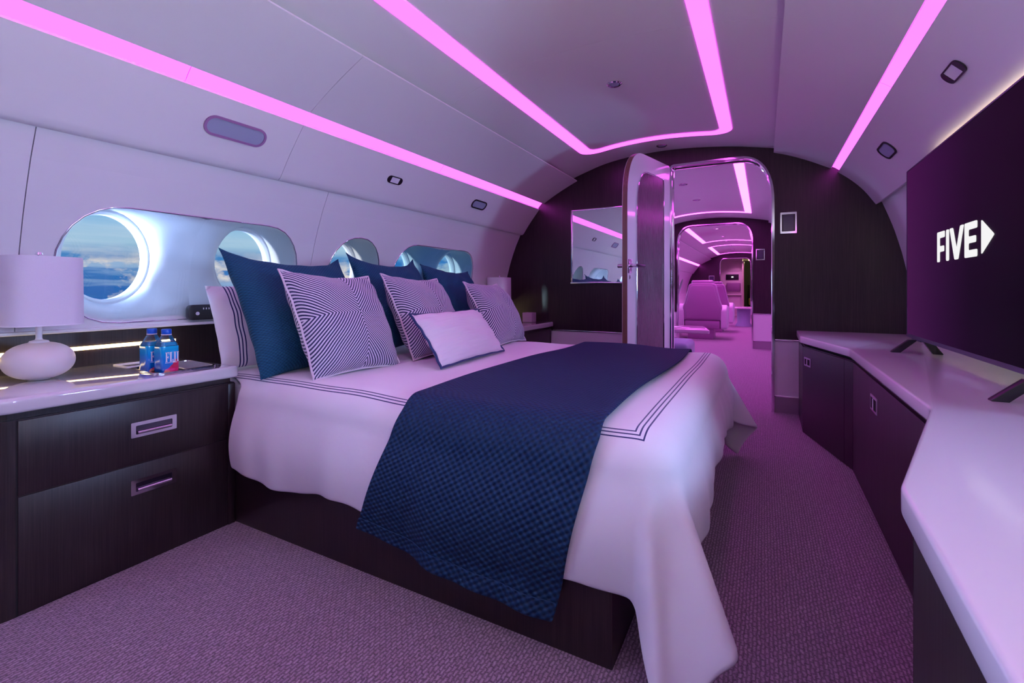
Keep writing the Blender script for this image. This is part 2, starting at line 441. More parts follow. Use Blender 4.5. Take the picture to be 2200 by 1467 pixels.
# ------------------------------------------------------------------ the cabin shell
CX = -.713
Y0, YB = -2.2, 4.14
CEIL = spline([(-1.80, 1.905), (-1.62, 1.985), (-1.45, 2.045), (-1.272, 2.097), (-1.06, 2.130), (-.80, 2.145), (-.55, 2.138), (-.266, 2.110), (-.08, 2.078), (.12, 2.035), (.30, 1.972)], 5)
def ceil_z(x): return interp(CEIL, x)
LU = spline([(-1.542, 1.971), (-1.66, 1.915), (-1.78, 1.852), (-1.888, 1.787)], 4)
LD = spline([(-1.933, 1.736), (-1.985, 1.672), (-2.05, 1.588), (-2.108, 1.504)], 4)
RU = spline([(.07, 2.013), (.17, 1.978), (.30, 1.919), (.439, 1.844)], 4)
RD = spline([(.481, 1.812), (.560, 1.745), (.635, 1.662), (.70, 1.563)], 4)
WL = [(.0, -2.33), (.787, -2.338), (.95, -2.322), (1.083, -2.294), (1.20, -2.262), (1.3, -2.228), (1.4, -2.188), (1.501, -2.139), (1.58, -2.10), (1.66, -2.06)]
WR = [(.0, .905), (.787, .912), (.95, .896), (1.112, .868), (1.20, .851), (1.3, .826), (1.381, .804), (1.48, .771), (1.583, .734), (1.68, .69)]
def wx(side, zz): return interp(WL if side < 0 else WR, zz)
SKIN = {-1: -2.455, 1: 1.03}
ZC, RH, RW = 1.045, .232, .20      # window opening centre height, half height, end half width
def win_outline(c0, c1, n=14):
    """closed outline (y,z) of an opening spanning window centres c0..c1; returns list of points"""
    pts = []
    for i in range(n+1):
        a = -PI/2+PI*i/n; pts.append((c1+.21*math.copysign(abs(math.cos(a))**.9, 1), ZC+RH*math.sin(a)))
    for i in range(n+1):
        a = PI/2+PI*i/n; pts.append((c0-.21*abs(math.cos(a))**.9, ZC+RH*math.sin(a)))
    return pts
def bool_cut(o, cutters):
    for c in cutters:
        md = o.modifiers.new('cut', 'BOOLEAN'); md.object = c; md.operation = 'DIFFERENCE'; md.solver = 'EXACT'
    dg = bpy.context.evaluated_depsgraph_get(); dg.update()
    me = bpy.data.meshes.new_from_object(o.evaluated_get(dg))
    o.modifiers.clear(); old = o.data; o.data = me
    for c in cutters:
        cm = c.data; bpy.data.objects.remove(c)
    return o
def side_wall(side, segs, y_cuts, openings, name, zlo=.787):
    """window wall built in panels with fine gaps between them"""
    wl = [(zz, wx(side, zz)) for zz in [zlo+(1.63-zlo)*i/22 for i in range(23)]]
    th = .015*side
    for (a, b) in y_cuts:
        bm = bmesh.new()
        prof = [(x, zz) for zz, x in wl]+[(x+th, zz) for zz, x in reversed(wl)]
        va = [bm.verts.new((p[0], a+.0015, p[1])) for p in prof]; vb = [bm.verts.new((p[0], b-.0015, p[1])) for p in prof]; N = len(prof); n = len(wl)
        for i in range(N): bm.faces.new((va[i], va[(i+1) % N], vb[(i+1) % N], vb[i]))
        for r in (va, vb):
            for i in range(n-1): bm.faces.new((r[i], r[i+1], r[N-2-i], r[N-1-i]))
        o = link(name, tomesh(bm), M['panel'])
        cs = []
        for (c0, c1) in [q[:2] for q in openings]:
            if c1+.21 < a or c0-.21 > b: continue
            pb = prism_bm(win_outline(c0, c1), min(side*3+CX, CX), max(side*3+CX, CX), 'X')
            cs.append(link('cutter', tomesh(pb), None))
        if cs: bool_cut(o, cs)
        structure(o, 'white curved side wall panel with window openings', 'wall panel')
def ell(cy, k, n=48, ry=.158, rz=.200, zc=1.088):
    a = 2*PI*k/n
    return (cy+ry*math.cos(a), zc+rz*math.sin(a))
win_no = [0]
def window(side, c0, c1, pane_mat=None):
    win_no[0] += 1
    cen = sorted({c0, c1}); mid = (c0+c1)/2; n = 48
    root = thing('window_%d' % win_no[0], 'oval cabin window with deep white reveal', 'window', (wx(side, ZC), mid, ZC))
    structure(root)
    xs = SKIN[side]
    for ci, cy in enumerate(cen):
        zc_ = 1.088
        # outer ring: half opening (or whole) sampled by angle from the window centre
        def outer(k):
            a = 2*PI*k/n; dy, dz = math.cos(a), math.sin(a)
            # ray march to the opening outline
            lo, hi = 0, 1.2
            def inside(y, zz):
                if len(cen) == 2:
                    if ci == 0 and y > mid: return False
                    if ci == 1 and y < mid: return False
                if abs(zz-ZC) > RH: return False
                q = math.sqrt(max(0, 1-((zz-ZC)/RH)**2))**.9*.21
                return (c0-q) <= y <= (c1+q)
            for _ in range(24):
                m_ = (lo+hi)/2
                if inside(cy+dy*m_, ZC+dz*m_): lo = m_
                else: hi = m_
            return cy+dy*lo, ZC+dz*lo
        bm = bmesh.new(); rings = []
        J = 14
        for j in range(J+1):
            s_ = j/J; ring = []
            for k in range(n):
                oy, oz = outer(k); iy, iz = ell(cy, k, n)
                onmid = len(cen) == 2 and abs(oy-mid) < 1e-3
                f = s_**1.0
                e_ = 1-(1-s_)**2.2          # radial closing eases in
                y = oy+(iy-oy)*e_; zz = oz+(iz-oz)*e_
                xo = wx(side, oz)
                if onmid:
                    q = abs(oz-ZC)/RH
                    xo += side*.075*(1-q**4)
                    d_ = s_**(1.25+.65*(1-q**4))
                else: d_ = s_**1.25
                x = xo+(xs-side*.012-xo)*d_
                ring.append(bm.verts.new((x, y, zz)))
            rings.append(ring)
        # flat inner rim and pane seat
        for (sc, dx) in ((.955, 0), (.93, .004), (.90, .012), (.90, .05)):
            rings.append([bm.verts.new((xs-side*.012+side*dx, cy+(ell(cy, k, n)[0]-cy)*sc, zc_+(ell(cy, k, n)[1]-zc_)*sc)) for k in range(n)])
        for i in range(len(rings)-1):
            for k in range(n): bm.faces.new((rings[i][k], rings[i][(k+1) % n], rings[i+1][(k+1) % n], rings[i+1][k]))
        link('reveal', tomesh(bm), M['reveal'], root, True, True, 30)
        # outer pane
        bm = bmesh.new(); vs = [bm.verts.new((xs+side*.02, cy+(ell(cy, k, n)[0]-cy)*.92, zc_+(ell(cy, k, n)[1]-zc_)*.92)) for k in range(n)]
        bm.faces.new(vs); link('pane', tomesh(bm, False), M['glass'], root)
    # glass cover over the whole opening, following the wall
    out = win_outline(c0, c1)
    bm = bmesh.new(); zz0 = ZC-RH; N = 16
    for i in range(N):
        za, zb = ZC-RH+2*RH*i/N, ZC-RH+2*RH*(i+1)/N
        def ext(zz):
            q = math.sqrt(max(0, 1-((zz-ZC)/RH)**2))**.9*.21; return c0-q, c1+q
        a0, a1 = ext(za); b0, b1 = ext(zb); e = side*.006
        vs = [bm.verts.new(v) for v in ((wx(side, za)+e, a0, za), (wx(side, za)+e, a1, za), (wx(side, zb)+e, b1, zb), (wx(side, zb)+e, b0, zb))]
        bm.faces.new(vs)
    bmesh.ops.remove_doubles(bm, verts=bm.verts, dist=1e-5)
    link('cover_pane', tomesh(bm, False), pane_mat or M['glass'], root, True, True)
    path = [(wx(side, zz)-side*.001, y, zz) for y, zz in out if True]
    pth = [path[0]]
    for q in path[1:]:
        if (Vector(q)-Vector(pth[-1])).length > 1e-4: pth.append(q)
    tube('window_frame', pth, .0042, M['chrome'], root, closed=True, n=8)
    return root

def shell(y0, y1, wins_l, wins_r, wall_cuts, bin_cuts, ceil_cuts, holes=True):
    side_wall(-1, None, wall_cuts, wins_l, 'wall_left'); side_wall(1, None, wall_cuts, wins_r, 'wall_right')
    for side, wins in ((-1, wins_l), (1, wins_r)):
        hs = []
        for c in wins:
            for cy in sorted(set(c[:2])): hs.append([(cy+(ell(cy, k, 24)[0]-cy)*.91, 1.088+(ell(cy, k, 24)[1]-1.088)*.91) for k in range(24)])
        xs = SKIN[side]
        o = plate('wall_left' if side < 0 else 'wall_right', [(y0, 0), (y1, 0), (y1, 2.4), (y0, 2.4)], hs, xs, xs+side*.02, M['dark'], axis='X')
        structure(o, 'outer fuselage skin behind the wall panels', 'wall')
        for c in wins: window(side, c[0], c[1], M['tinted'] if len(c) > 2 else None)
    structure(box('ceiling', (-2.5, y0, 2.3), (1.1, y1, 2.34), M['dark']), 'fuselage crown above the ceiling panels', 'ceiling')
    for a, b in bin_cuts:
        a += .0012; b -= .0012
        for nm, prof in (('ceiling', LU+[(-1.905, 1.80)]), ('ceiling', [(-1.965, 1.768)]+LD+[(-2.125, 1.494), (-2.18, 1.50)]),
                         ('ceiling', RU+[(.455, 1.862)]), ('ceiling', [(.505, 1.84)]+RD+[(.705, 1.556), (.79, 1.60)])):
            th = .010 if prof[0][0] < -1 else -.010
            o = sweep_y(nm, prof, a, b, M['panel'], th=-th)
            structure(o, 'white curved side cove panel beside the light strip', 'ceiling panel')
    for a, b in ceil_cuts:
        o = sweep_y('ceiling', CEIL, a+.001, b-.001, M['panel'], th=.012, sm=80); structure(o, 'white arched centre ceiling panel', 'ceiling panel')

# bedroom
WIN = [(-1.45, -1.45), (-.86, -.27), (.91, 1.50), (2.13, 2.13), (2.68, 3.28, 1)]
shell(Y0, YB, WIN, [c[:2] for c in WIN], [(Y0, -.6), (-.6, .61), (.61, 1.80), (1.80, YB)], [(Y0, .1), (.1, 1.48), (1.48, YB)], [(Y0, .4), (.4, 2.17), (2.17, YB)])
# cabins beyond
WIN2 = [(5.0, 5.0), (5.6, 5.6), (6.2, 6.2), (6.8, 6.8), (7.4, 7.4)]
shell(YB+.14, 8.42, WIN2, WIN2, [(YB+.14, 8.42)], [(YB+.14, 8.42)], [(YB+.14, 6.4), (6.4, 8.42)])
WIN3 = [(9.4, 9.4), (10.6, 10.6), (11.8, 11.8), (13.0, 13.0), (14.2, 14.2), (15.4, 15.4)]
shell(8.54, 17.0, WIN3, WIN3, [(8.54, 17.0)], [(8.54, 12.7), (12.7, 17.0)], [(8.54, 12.7), (12.7, 17.0)])

structure(box('floor', (-2.5, Y0-.1, -.05), (1.1, 21.5, 0), M['carpet']), 'woven taupe carpet floor', 'floor')

# bulkheads -----------------------------------------------------------
def arch_hole(x0, x1, top, rt_w, rt_h, n=12, zb=-.001):
    pts = [(x0, zb), (x1, zb)]; lw, lh = (.04, .04) if x0 == -.70 else (rt_w, rt_h)
    for i in range(n+1):
        a = PI/2*i/n; pts.append((x1-rt_w+rt_w*math.cos(a)**.8 if i < n else x1-rt_w, top-rt_h+rt_h*math.sin(a)**.8))
    for i in range(n+1):
        a = PI/2+PI/2*i/n; c = -abs(math.cos(a))**.8 if i > 0 else 0
        pts.append((x0+lw+lw*c, top-lh+lh*abs(math.sin(a))**.8 if i < n else top-lh))
    return pts
def arch_line(x0, x1, top, rw, rh, y, n=12):
    h = arch_hole(x0, x1, top, rw, rh, n, 0.0)
    return [(p[0], y, p[1]) for p in h[1:]+[h[0]]]
bk = 0
def bulkhead(y, x0, x1, top, rw, rh, th=.12, no=1):
    hole = arch_hole(x0, x1, top, rw, rh)
    outer = [(-2.46, -.001)]+[(x0-1e-3, -.001)]
    # build outer polygon as one ring that runs down each jamb (doorway reaches the floor)
    ring = [(-2.46, 0), (x0, 0)]+list(reversed(hole[2:]))+[(x1, 0), (1.04, 0), (1.04, 2.32), (-2.46, 2.32)]
    # upper veneer and lower white wainscot are separate materials: split by height
    def clip(zlo, zhi, m, yy0, yy1, name, label):
        L = [(x0-.001, max(zlo, 0)), ]
        jamb = [p for p in hole[2:]]
        right = [(x1, zlo)]+[p for p in jamb if p[0] > (x0+x1)/2 and zlo < p[1] < zhi]
        left = [p for p in jamb if p[0] <= (x0+x1)/2 and zlo < p[1] < zhi]
        if zhi > top:
            poly = [(-2.46, zlo), (x0, zlo)]+list(reversed(left))+list(reversed([p for p in right[1:]]))+[(x1, zlo), (1.04, zlo), (1.04, zhi), (-2.46, zhi)]
            o = plate(name, poly, [], yy0, yy1, m)
            structure(o, label, 'wall'); return [o]
        res = []
        for a, b in ((-2.46, x0), (x1, 1.04)):
            o = box(name, (a, yy0, zlo), (b, yy1, zhi), m); structure(o, label, 'wall'); res.append(o)
        return res
    clip(.565, 2.32, M['wood'], y, y+th, 'wall_front', 'dark wood veneer bulkhead wall')
    for o in clip(.13, .553, M['lacquer'], y+.004, y+th-.004, 'wall_front', 'white lacquered lower panel of the bulkhead'): pass
    for o in clip(0, .118, M['kick'], y+.002, y+th-.002, 'baseboard_front', 'carpeted kick strip under the white lower panel'): pass
    for zz in (.553, .118):
        for a, b in ((-2.46, x0), (x1, 1.04)):
            structure(box('trim_%d' % (no*2-1), (a, y-.003, zz), (b, y+th+.003, zz+.012), M['chrome'], bev=.002), 'chrome strip across the bulkhead', 'trim')
    # chrome door lining
    fr = bmesh.new()
    ln = arch_line(x0, x1, top, rw, rh, 0)
    A = []; 
    for i, p in enumerate(ln):
        a = Vector(ln[max(i-1, 0)]); b = Vector(ln[min(i+1, len(ln)-1)]); tt = (b-a); nn = Vector((tt.z, 0, -tt.x)).normalized()
        cxm = Vector(((x0+x1)/2, 0, 1.0)); 
        if nn.dot(cxm-Vector(p)) < 0: nn = -nn
        p = Vector(p)
        prof = [(-.012, -.006), (-.012, .010), (.0, .014), (.012, .010), (.012, .004), (th-.012, .004), (th-.012, .010), (th, .014), (th+.012, .010), (th+.012, -.006)]
        A.append([fr.verts.new(p+nn*q[1]*-1*-1+Vector((0, y+q[0], 0))) for q in prof])
    for i in range(len(A)-1):
        for k in range(len(A[0])-1): fr.faces.new((A[i][k], A[i][k+1], A[i+1][k+1], A[i+1][k]))
    o = link('trim_%d' % (no*2), tomesh(fr), M['chrome'], None, True, True, 35); structure(o, 'polished chrome door surround', 'trim')
bulkhead(YB, -.70, .07, 2.008, .26, .40, no=1)
bulkhead(8.42, -1.309, -.152, 2.04, .26, .34, no=2)
bulkhead(17.0, -1.28, -.36, 1.99, .16, .25, no=3)
structure(box('wall_back', (-2.5, Y0-.1, 0), (1.1, Y0, 2.3), M['wood']), 'dark wood rear bulkhead of the bedroom', 'wall')
# wood dado below the windows, where the night stands and credenza meet the wall
structure(box('wall_left', (-2.45, Y0, 0), (-2.42, YB, .83), M['wood']), 'dark wood lower side wall', 'wall')
structure(box('wall_left', (-2.44, Y0, .787), (-2.30, YB, .80), M['panel'], bev=.004), 'white sill ledge under the windows', 'sill')
structure(box('wall_right', (.96, Y0, 0), (.99, YB, .80), M['panel']), 'lower right side wall', 'wall')
structure(box('wall_left', (-2.45, YB+.12, 0), (-2.33, 17, .80), M['panel']), 'white lower side wall of the forward cabin', 'wall')
structure(box('wall_right', (.91, YB+.12, 0), (1.0, 17, .80), M['panel']), 'white lower right wall of the forward cabin', 'wall')

# ------------------------------------------------------------------ light strips
def strip_side(side, y0, y1, label, m=None):
    pr = [(-1.892, 1.790), (-1.915, 1.768), (-1.940, 1.738)] if side < 0 else [(.436, 1.849), (.460, 1.834), (.486, 1.813)]
    c = Vector((sum(p[0] for p in pr)/3, (y0+y1)/2, sum(p[1] for p in pr)/3))
    # recessed a little behind the panel edges
    nn = Vector((-.70, .70)) if side < 0 else Vector((.55, .83))
    pr = [tuple(Vector(p)+nn*.012) for p in pr]
    pr = [tuple(Vector(pr[0])+(Vector(pr[0])-Vector(pr[2]))*.12), pr[1], tuple(Vector(pr[2])+(Vector(pr[2])-Vector(pr[0]))*.12)]
    root = thing('light_strip', label, 'light strip', (c.x, y0, c.z), group='pink strip lights along the cabin')
    n = max(1, round((y1-y0)/1.6))
    for i in range(n):
        a, b = y0+(y1-y0)*i/n, y0+(y1-y0)*(i+1)/n
        bm = bmesh.new()
        va = [bm.verts.new((p[0], a+.0008, p[1])) for p in pr]; vb = [bm.verts.new((p[0], b-.0008, p[1])) for p in pr]
        for k in range(2): bm.faces.new((va[k], va[k+1], vb[k+1], vb[k]))
        link('diffuser', tomesh(bm), m or M['led'], root)
    return root
strip_side(-1, Y0, YB-.002, 'pink light strip in the left cove above the bed')
strip_side(1, Y0, YB-.002, 'pink light strip in the right cove above the television')
strip_side(-1, YB+.14, 8.41, 'pink cove strip on the left of the lounge beyond the open door', M['led2'])
strip_side(1, YB+.14, 8.41, 'pink cove strip on the right of the lounge beyond the open door', M['led2'])
strip_side(-1, 8.56, 16.99, 'pink cove strip on the left of the far cabin with the armchairs', M['led2'])
strip_side(1, 8.56, 16.99, 'pink cove strip on the right of the far cabin with the armchairs', M['led2'])
def strip_loop(x0, x1, y0, y1, wd, r, label, m, drop=.004):
    """rounded rectangular ring of light following the arched ceiling"""
    N = 10
    def ring(o):
        a, b, c, d = x0-o, x1+o, y0-o, y1+o; rr = r+o; pts = []
        for (cx, cy, a0) in ((b-rr, d-rr, 0), (a+rr, d-rr, 90), (a+rr, c+rr, 180), (b-rr, c+rr, 270)):
            for i in range(N+1):
                q = math.radians(a0+90*i/N); pts.append((cx+rr*math.cos(q), cy+rr*math.sin(q)))
        out = []
        for i, p in enumerate(pts):
            q = pts[(i+1) % len(pts)]; L = max(abs(q[0]-p[0]), 0)
            k = max(1, int(L/.05))
            for j in range(k): out.append((p[0]+(q[0]-p[0])*j/k, p[1]+(q[1]-p[1])*j/k))
        return out
    o_, i_ = ring(0), ring(-wd)
    # resample the inner ring against the outer one
    bm = bmesh.new(); n = len(o_)
    def at(cx, cy):
        return bm.verts.new((cx, cy, ceil_z(cx)-drop))
    inner = []
    for p in o_:
        best = min(i_, key=lambda q: (q[0]-p[0])**2+(q[1]-p[1])**2); inner.append(best)
    # parametric inner point: project outer point onto the inset rounded rectangle
    def inset(p):
        a, b, c, d = x0+wd, x1-wd, y0+wd, y1-wd; rr = max(r-wd, .004)
        cx = min(max(p[0], a+rr), b-rr); cy = min(max(p[1], c+rr), d-rr)
        v = Vector((p[0]-cx, p[1]-cy))
        if v.length < 1e-6: return p
        v = v.normalized()*rr; return (cx+v.x, cy+v.y)
    va = [at(*p) for p in o_]; vb = [at(*inset(p)) for p in o_]
    for k in range(n):
        if (va[k].co-va[(k+1) % n].co).length > 1e-6: bm.faces.new((va[k], va[(k+1) % n], vb[(k+1) % n], vb[k]))
    ov = link('ceiling_light_loop', tomesh(bm), m); tag(ov, label, 'light strip')
    return ov
strip_loop(-1.335, -.195, -1.6, 3.80, .082, .16, 'pink rounded light loop on the bedroom ceiling', M['led'])
strip_loop(-1.32, -.155, 4.42, 7.80, .085, .02, 'pink light loop on the lounge ceiling seen through the open door', M['led2'])
strip_loop(-1.32, -.155, 8.75, 12.35, .085, .02, 'nearer pink light loop on the far cabin ceiling above the armchair', M['led2'])
strip_loop(-1.32, -.155, 13.6, 16.6, .085, .02, 'farther pink light loop on the far cabin ceiling by its end wall', M['led2'])

# ------------------------------------------------------------------ ceiling fittings
def downlight(x, y, label, m_face, r=.035, grp=None):
    zz = ceil_z(x)
    root = thing('ceiling_spotlight', label, 'ceiling light', (x, y, zz), group=grp)
    lathe('bezel', [(r*1.25, -.001), (r*1.25, -.006), (r*1.05, -.011), (r*.8, -.008), (r*.78, .0)], (0, 0, 0), M['chrome'], root, 24, False)
    lathe('lens', [(r*.78, -.003), (r*.4, -.006), (0, -.007)], (0, 0, 0), m_face, root, 24, False)
    return root
downlight(-.76, 2.65, 'unlit chrome ceiling spotlight in the middle of the bedroom ceiling', M['grille'])
downlight(-.74, 3.97, 'unlit chrome ceiling spotlight just above the open door', M['grille'])
for i, (x, y) in enumerate(((-.80, 5.55), (-.78, 6.6))):
    downlight(x, y, ['nearer dark ceiling spotlight of the lounge beyond the door', 'farther dark ceiling spotlight of the lounge beyond the door'][i], M['grille'], .04)
for i, y in enumerate((8.95, 9.9, 11.4, 12.5, 13.9, 15.2, 16.8)):
    downlight(-.80+.0*i, y, 'glowing pink ceiling spotlight of the far cabin, '+('nearest', 'second nearest', 'third', 'middle', 'fifth', 'second farthest', 'farthest')[i]+' in the row', M['spotpink'], .045, 'row of pink ceiling spotlights in the far cabin')

def cove_plate(side, y, t_, w_, h_, r_, label, kind):
    """fitting flush on the lower cove panel; t_: 0 at the light strip, 1 at the lower lip"""
    prof = LD if side < 0 else RD
    f = t_*(len(prof)-1); i = min(int(f), len(prof)-2); a, b = Vector(prof[i]), Vector(prof[i+1]); p = a+(b-a)*(f-i); tn = (b-a).normalized()
    nrm = Vector((-tn.y, tn.x)) if side > 0 else Vector((tn.y, -tn.x))
    if nrm.dot(Vector((CX, 1.0))-p) < 0: nrm = -nrm
    # local axes: X along cabin (Y), Y up the panel, Z into the room
    up = Vector((-tn.x, 0, -tn.y)); zz = Vector((nrm.x, 0, nrm.y)); xx = up.cross(zz)
    mw = Matrix((xx, up, zz)).transposed().to_4x4(); mw.translation = Vector((p.x, y, p.y))+zz*.001
    root = thing('reading_light' if kind != 'vent' else 'air_vent', label, 'reading light' if kind != 'vent' else 'air vent')
    root.location = mw.translation; root.rotation_euler = mw.to_euler()
    out = rrect(0, 0, w_, h_, r_, 8)
    if kind == 'vent':
        plate('frame', out, [rrect(0, 0, w_-.020, h_-.020, r_-.010, 8)], 0, .006, M['black'] if w_ < .23 else M['mauve'], root, 'Z', False)
        prism('grille', rrect(0, 0, w_-.014, h_-.014, r_-.007, 8), 0, .002, M['grille'], root, 'Z', 0, False)
    else:
        plate('frame', out, [rrect(0, 0, w_*.56, h_-.012, .002, 3)], 0, .005, M['black'], root, 'Z', False)
        prism('lens', rrect(0, 0, w_*.56, h_-.012, .002, 3), 0, .003, M['shade'], root, 'Z', 0, False)
    return root
cove_plate(-1, 1.205, .48, .265, .088, .042, 'large oval vent on the left cove above the first window', 'vent')
cove_plate(-1, 2.195, .50, .125, .048, .023, 'small dark reading light on the left cove above the middle pillows', 'light')
cove_plate(-1, 3.165, .49, .20, .075, .035, 'small oval vent on the left cove near the bulkhead', 'vent')
cove_plate(1, 2.172, .46, .15, .055, .026, 'small dark reading light on the right cove above the television', 'light')
cove_plate(1, 3.20, .48, .20, .088, .040, 'rounded vent on the right cove near the bulkhead', 'vent')
cove_plate(-1, 10.2, .5, .26, .09, .04, 'nearer tiny vent on the far cabin cove', 'vent')
cove_plate(-1, 12.6, .5, .26, .09, .04, 'farther tiny vent on the far cabin cove', 'vent')
cove_plate(-1, 11.4, .55, .12, .05, .02, 'tiny reading light between the two vents on the far cabin cove', 'light')

# ------------------------------------------------------------------ door leaf
hx, hy = -.70, 4.13; fx, fy = -.877, 3.405
ang = math.atan2(fy-hy, fx-hx)
door = thing('door_1', 'open arched cabin door with dark veneer panel and white border', 'door', (hx, hy, 0), (0, 0, ang)); structure(door)
Wd, Td = .746, .045
def door_outline(inset=0, zb=.02):
    x1 = Wd-inset; x0 = inset; top = 2.0-inset; pts = [(x0, zb+inset), (x1, zb+inset)]
    rw, rh = .26-inset*.5, .42-inset*.6
    for i in range(13):
        a = PI/2*i/12; pts.append((x1-rw+rw*math.cos(a)**.8 if i < 12 else x1-rw, top-rh+rh*math.sin(a)**.8))
    # hinge side: shallower curve at the top
    rw2, rh2 = .03, .03
    for i in range(9):
        a = PI/2+PI/2*i/8; c = -abs(math.cos(a)) if i > 0 else 0
        pts.append((x0+rw2+rw2*c, top-rh2+rh2*abs(math.sin(a)) if i < 8 else top-rh2))
    return pts
# local y>0 side faces the camera after rotation? leaf body spans y -Td..0
plate('door_edge', door_outline(0), [door_outline(.006)], -Td+.003, -.003, M['woodedge'], door, 'Y', False)
def inset_out(d): return door_outline(d)
prism('door_skin', door_outline(0), -.003, 0, M['lacquer'], door, 'Y', 0, False)
prism('door_skin', door_outline(0), -Td, -Td+.003, M['lacquer'], door, 'Y', 0, False)
prism('door_core', door_outline(.006), -Td+.003, -.003, M['woodedge'], door, 'Y', 0, False)
prism('door_panel', door_outline(.135), 0, .004, M['woodgloss'], door, 'Y', 0, False)
pl = [(p[0], .004, p[1]) for p in door_outline(.135)]
tube('panel_trim', pl, .005, M['chrome'], door, True, 6, False)
box('latch_plate', (Wd-.058, .0, 1.07), (Wd-.002, .004, 1.175), M['chrome'], door, .0015, False)
hd = box('door_handle', (Wd-.165, .045, 1.118), (Wd-.03, .062, 1.138), M['darkchrome'], door, .006, False)
tube('handle_stem', [(Wd-.042, .0, 1.128), (Wd-.042, .055, 1.128)], .015, M['chrome'], door, False, 16, False)
box('back_handle', (Wd-.165, -Td-.06, 1.118), (Wd-.03, -Td-.045, 1.138), M['chrome'], door, .006, False)
tube('back_stem', [(Wd-.042, -Td, 1.128), (Wd-.042, -Td-.055, 1.128)], .015, M['chrome'], door, False, 16, False)
box('lock', (Wd-.04, 0, 1.025), (Wd-.022, .003, 1.06), M['chrome'], door, .001, False)
box('keyhole', (Wd-.033, .003, 1.03), (Wd-.029, .0036, 1.055), M['black'], door, 0, False)

# ------------------------------------------------------------------ bulkhead mirror and control panels
mr = thing('wall_mirror', 'square frameless mirror with a chrome rim on the dark bulkhead left of the door', 'mirror', (-1.2, YB, 1.35))
box('glass', (-1.585, YB-.008, 1.02), (-.90, YB-.001, 1.687), M['mirror'], mr)
for a, b in (((-1.597, YB-.018, 1.01), (-1.585, YB-.001, 1.699)), ((-.90, YB-.018, 1.01), (-.888, YB-.001, 1.699)), ((-1.585, YB-.018, 1.687), (-.90, YB-.001, 1.699))):
    box('rim', a, b, M['chrome'], mr, .002)
sh = box('mirror_ledge', (-1.597, YB-.035, 1.005), (-.888, YB-.001, 1.02), M['chrome'], mr, .003)
def control_panel(x0, x1, z0, z1, y, label):
    root = thing('control_panel', label, 'touch panel', ((x0+x1)/2, y, (z0+z1)/2))
    w_, h_ = x1-x0, z1-z0; b = w_*.09
    plate('bezel', rrect((x0+x1)/2, (z0+z1)/2, w_, h_, .004, 3), [rrect((x0+x1)/2, (z0+z1)/2-.0, w_-2*b, h_-2*b-.012, .003, 3)], y-.010, y-.0005, M['chrome'], root)
    box('housing', (x0+b*.8, y-.006, z0+b*.8), (x1-b*.8, y-.001, z1-b*.8), M['black'], root)
    box('touch_screen', (x0+b*2, y-.0075, z0+b*2.2), (x1-b*2, y-.006, z1-b*2.2), simple('panel_screen', (.05, .045, .08), .1), root)
control_panel(.115, .223, 1.380, 1.542, YB, 'framed touch panel on the bulkhead right of the open door')
control_panel(-.105, .02, 1.42, 1.60, 8.42, 'framed touch panel on the second bulkhead, seen through the door')
control_panel(-1.62, -1.45, 1.22, 1.42, 17.0, 'framed touch panel on the farthest bulkhead left of its doorway')

# ------------------------------------------------------------------ night stands
TZ = .64
def ns_handle(parent, x, y0, y1, z0, z1):
    h = plate('handle', rrect((y0+y1)/2, (z0+z1)/2, y1-y0, z1-z0, .003, 3), [rrect((y0+y1)/2, (z0+z1)/2-.001, (y1-y0)*.80, (z1-z0)*.58, .003, 3)], x-.001, x+.004, M['chrome'], parent, 'X')
    box('recess', (x-.001, y0+.006, z0+.006), (x+.0012, y1-.006, z1-.006), M['darkchrome'], h)
    tube('grip', [(x+.006, y0+(y1-y0)*.13, z0+(z1-z0)*.32), (x+.006, y1-(y1-y0)*.13, z0+(z1-z0)*.32)], .0055, M['chrome'], h, False, 12)
def night_stand(ya, yb, xf, label, toplabel, far=False):
    root = thing('nightstand', label, 'nightstand', ((-2.4+xf)/2, (ya+yb)/2, 0))
    xb = -2.415
    fr = rpoly([(xb, ya), (xf-.004, ya), (xf-.004, yb), (xb, yb)], [0, .055, .004, 0], 8)
    prism('body', fr, 0, .572, M['wood'], root)
    prism('neck', rpoly([(xb, ya+.01), (xf-.016, ya+.01), (xf-.016, yb-.01), (xb, yb-.01)], [0, .05, .004, 0], 6), .572, .594, M['wood'], root)
    box('end_post', (xf-.03, yb-.028, .0), (xf+.0005, yb, .57), M['wood'], root, .002)
    y0, y1 = ya+.063, yb-.032
    spec = [('drawer', .350, .568), ('drawer', .004, .346)]
    for nm, a, b in spec:
        d = box(nm, (xf-.02, y0, a), (xf, y1, b), M['wood'], root, .0015)
        hc = y0+(y1-y0)*(.46 if not far else .5)+.0
        if nm:
            zt = b-.075 if a > .3 else b-.050
            hy0 = .775 if not far else hc-.07
            ns_handle(d, xf, hy0, hy0+.140, zt-.052+.0, zt)
    box('drawer_gap', (xf-.022, y0-.004, 0), (xf-.0035, y0, .57), M['dark'], root)
    top = prism('worktop', rpoly([(xb, ya-.012), (xf+.022, ya-.012), (xf+.022, yb+.006), (xb+.1, yb+.006), (xb, yb+.006)], [0, .065, .02, 0, 0], 8), .594, TZ, M['top'], root, bev=.011)
    return root
ns = night_stand(.440, 1.132, -1.90, 'dark veneer nightstand with polished white top and two drawers, left of the bed', '')
ns2 = night_stand(3.07, 4.125, -1.80, 'dark nightstand with white top between the bed and the mirror bulkhead', '', True)
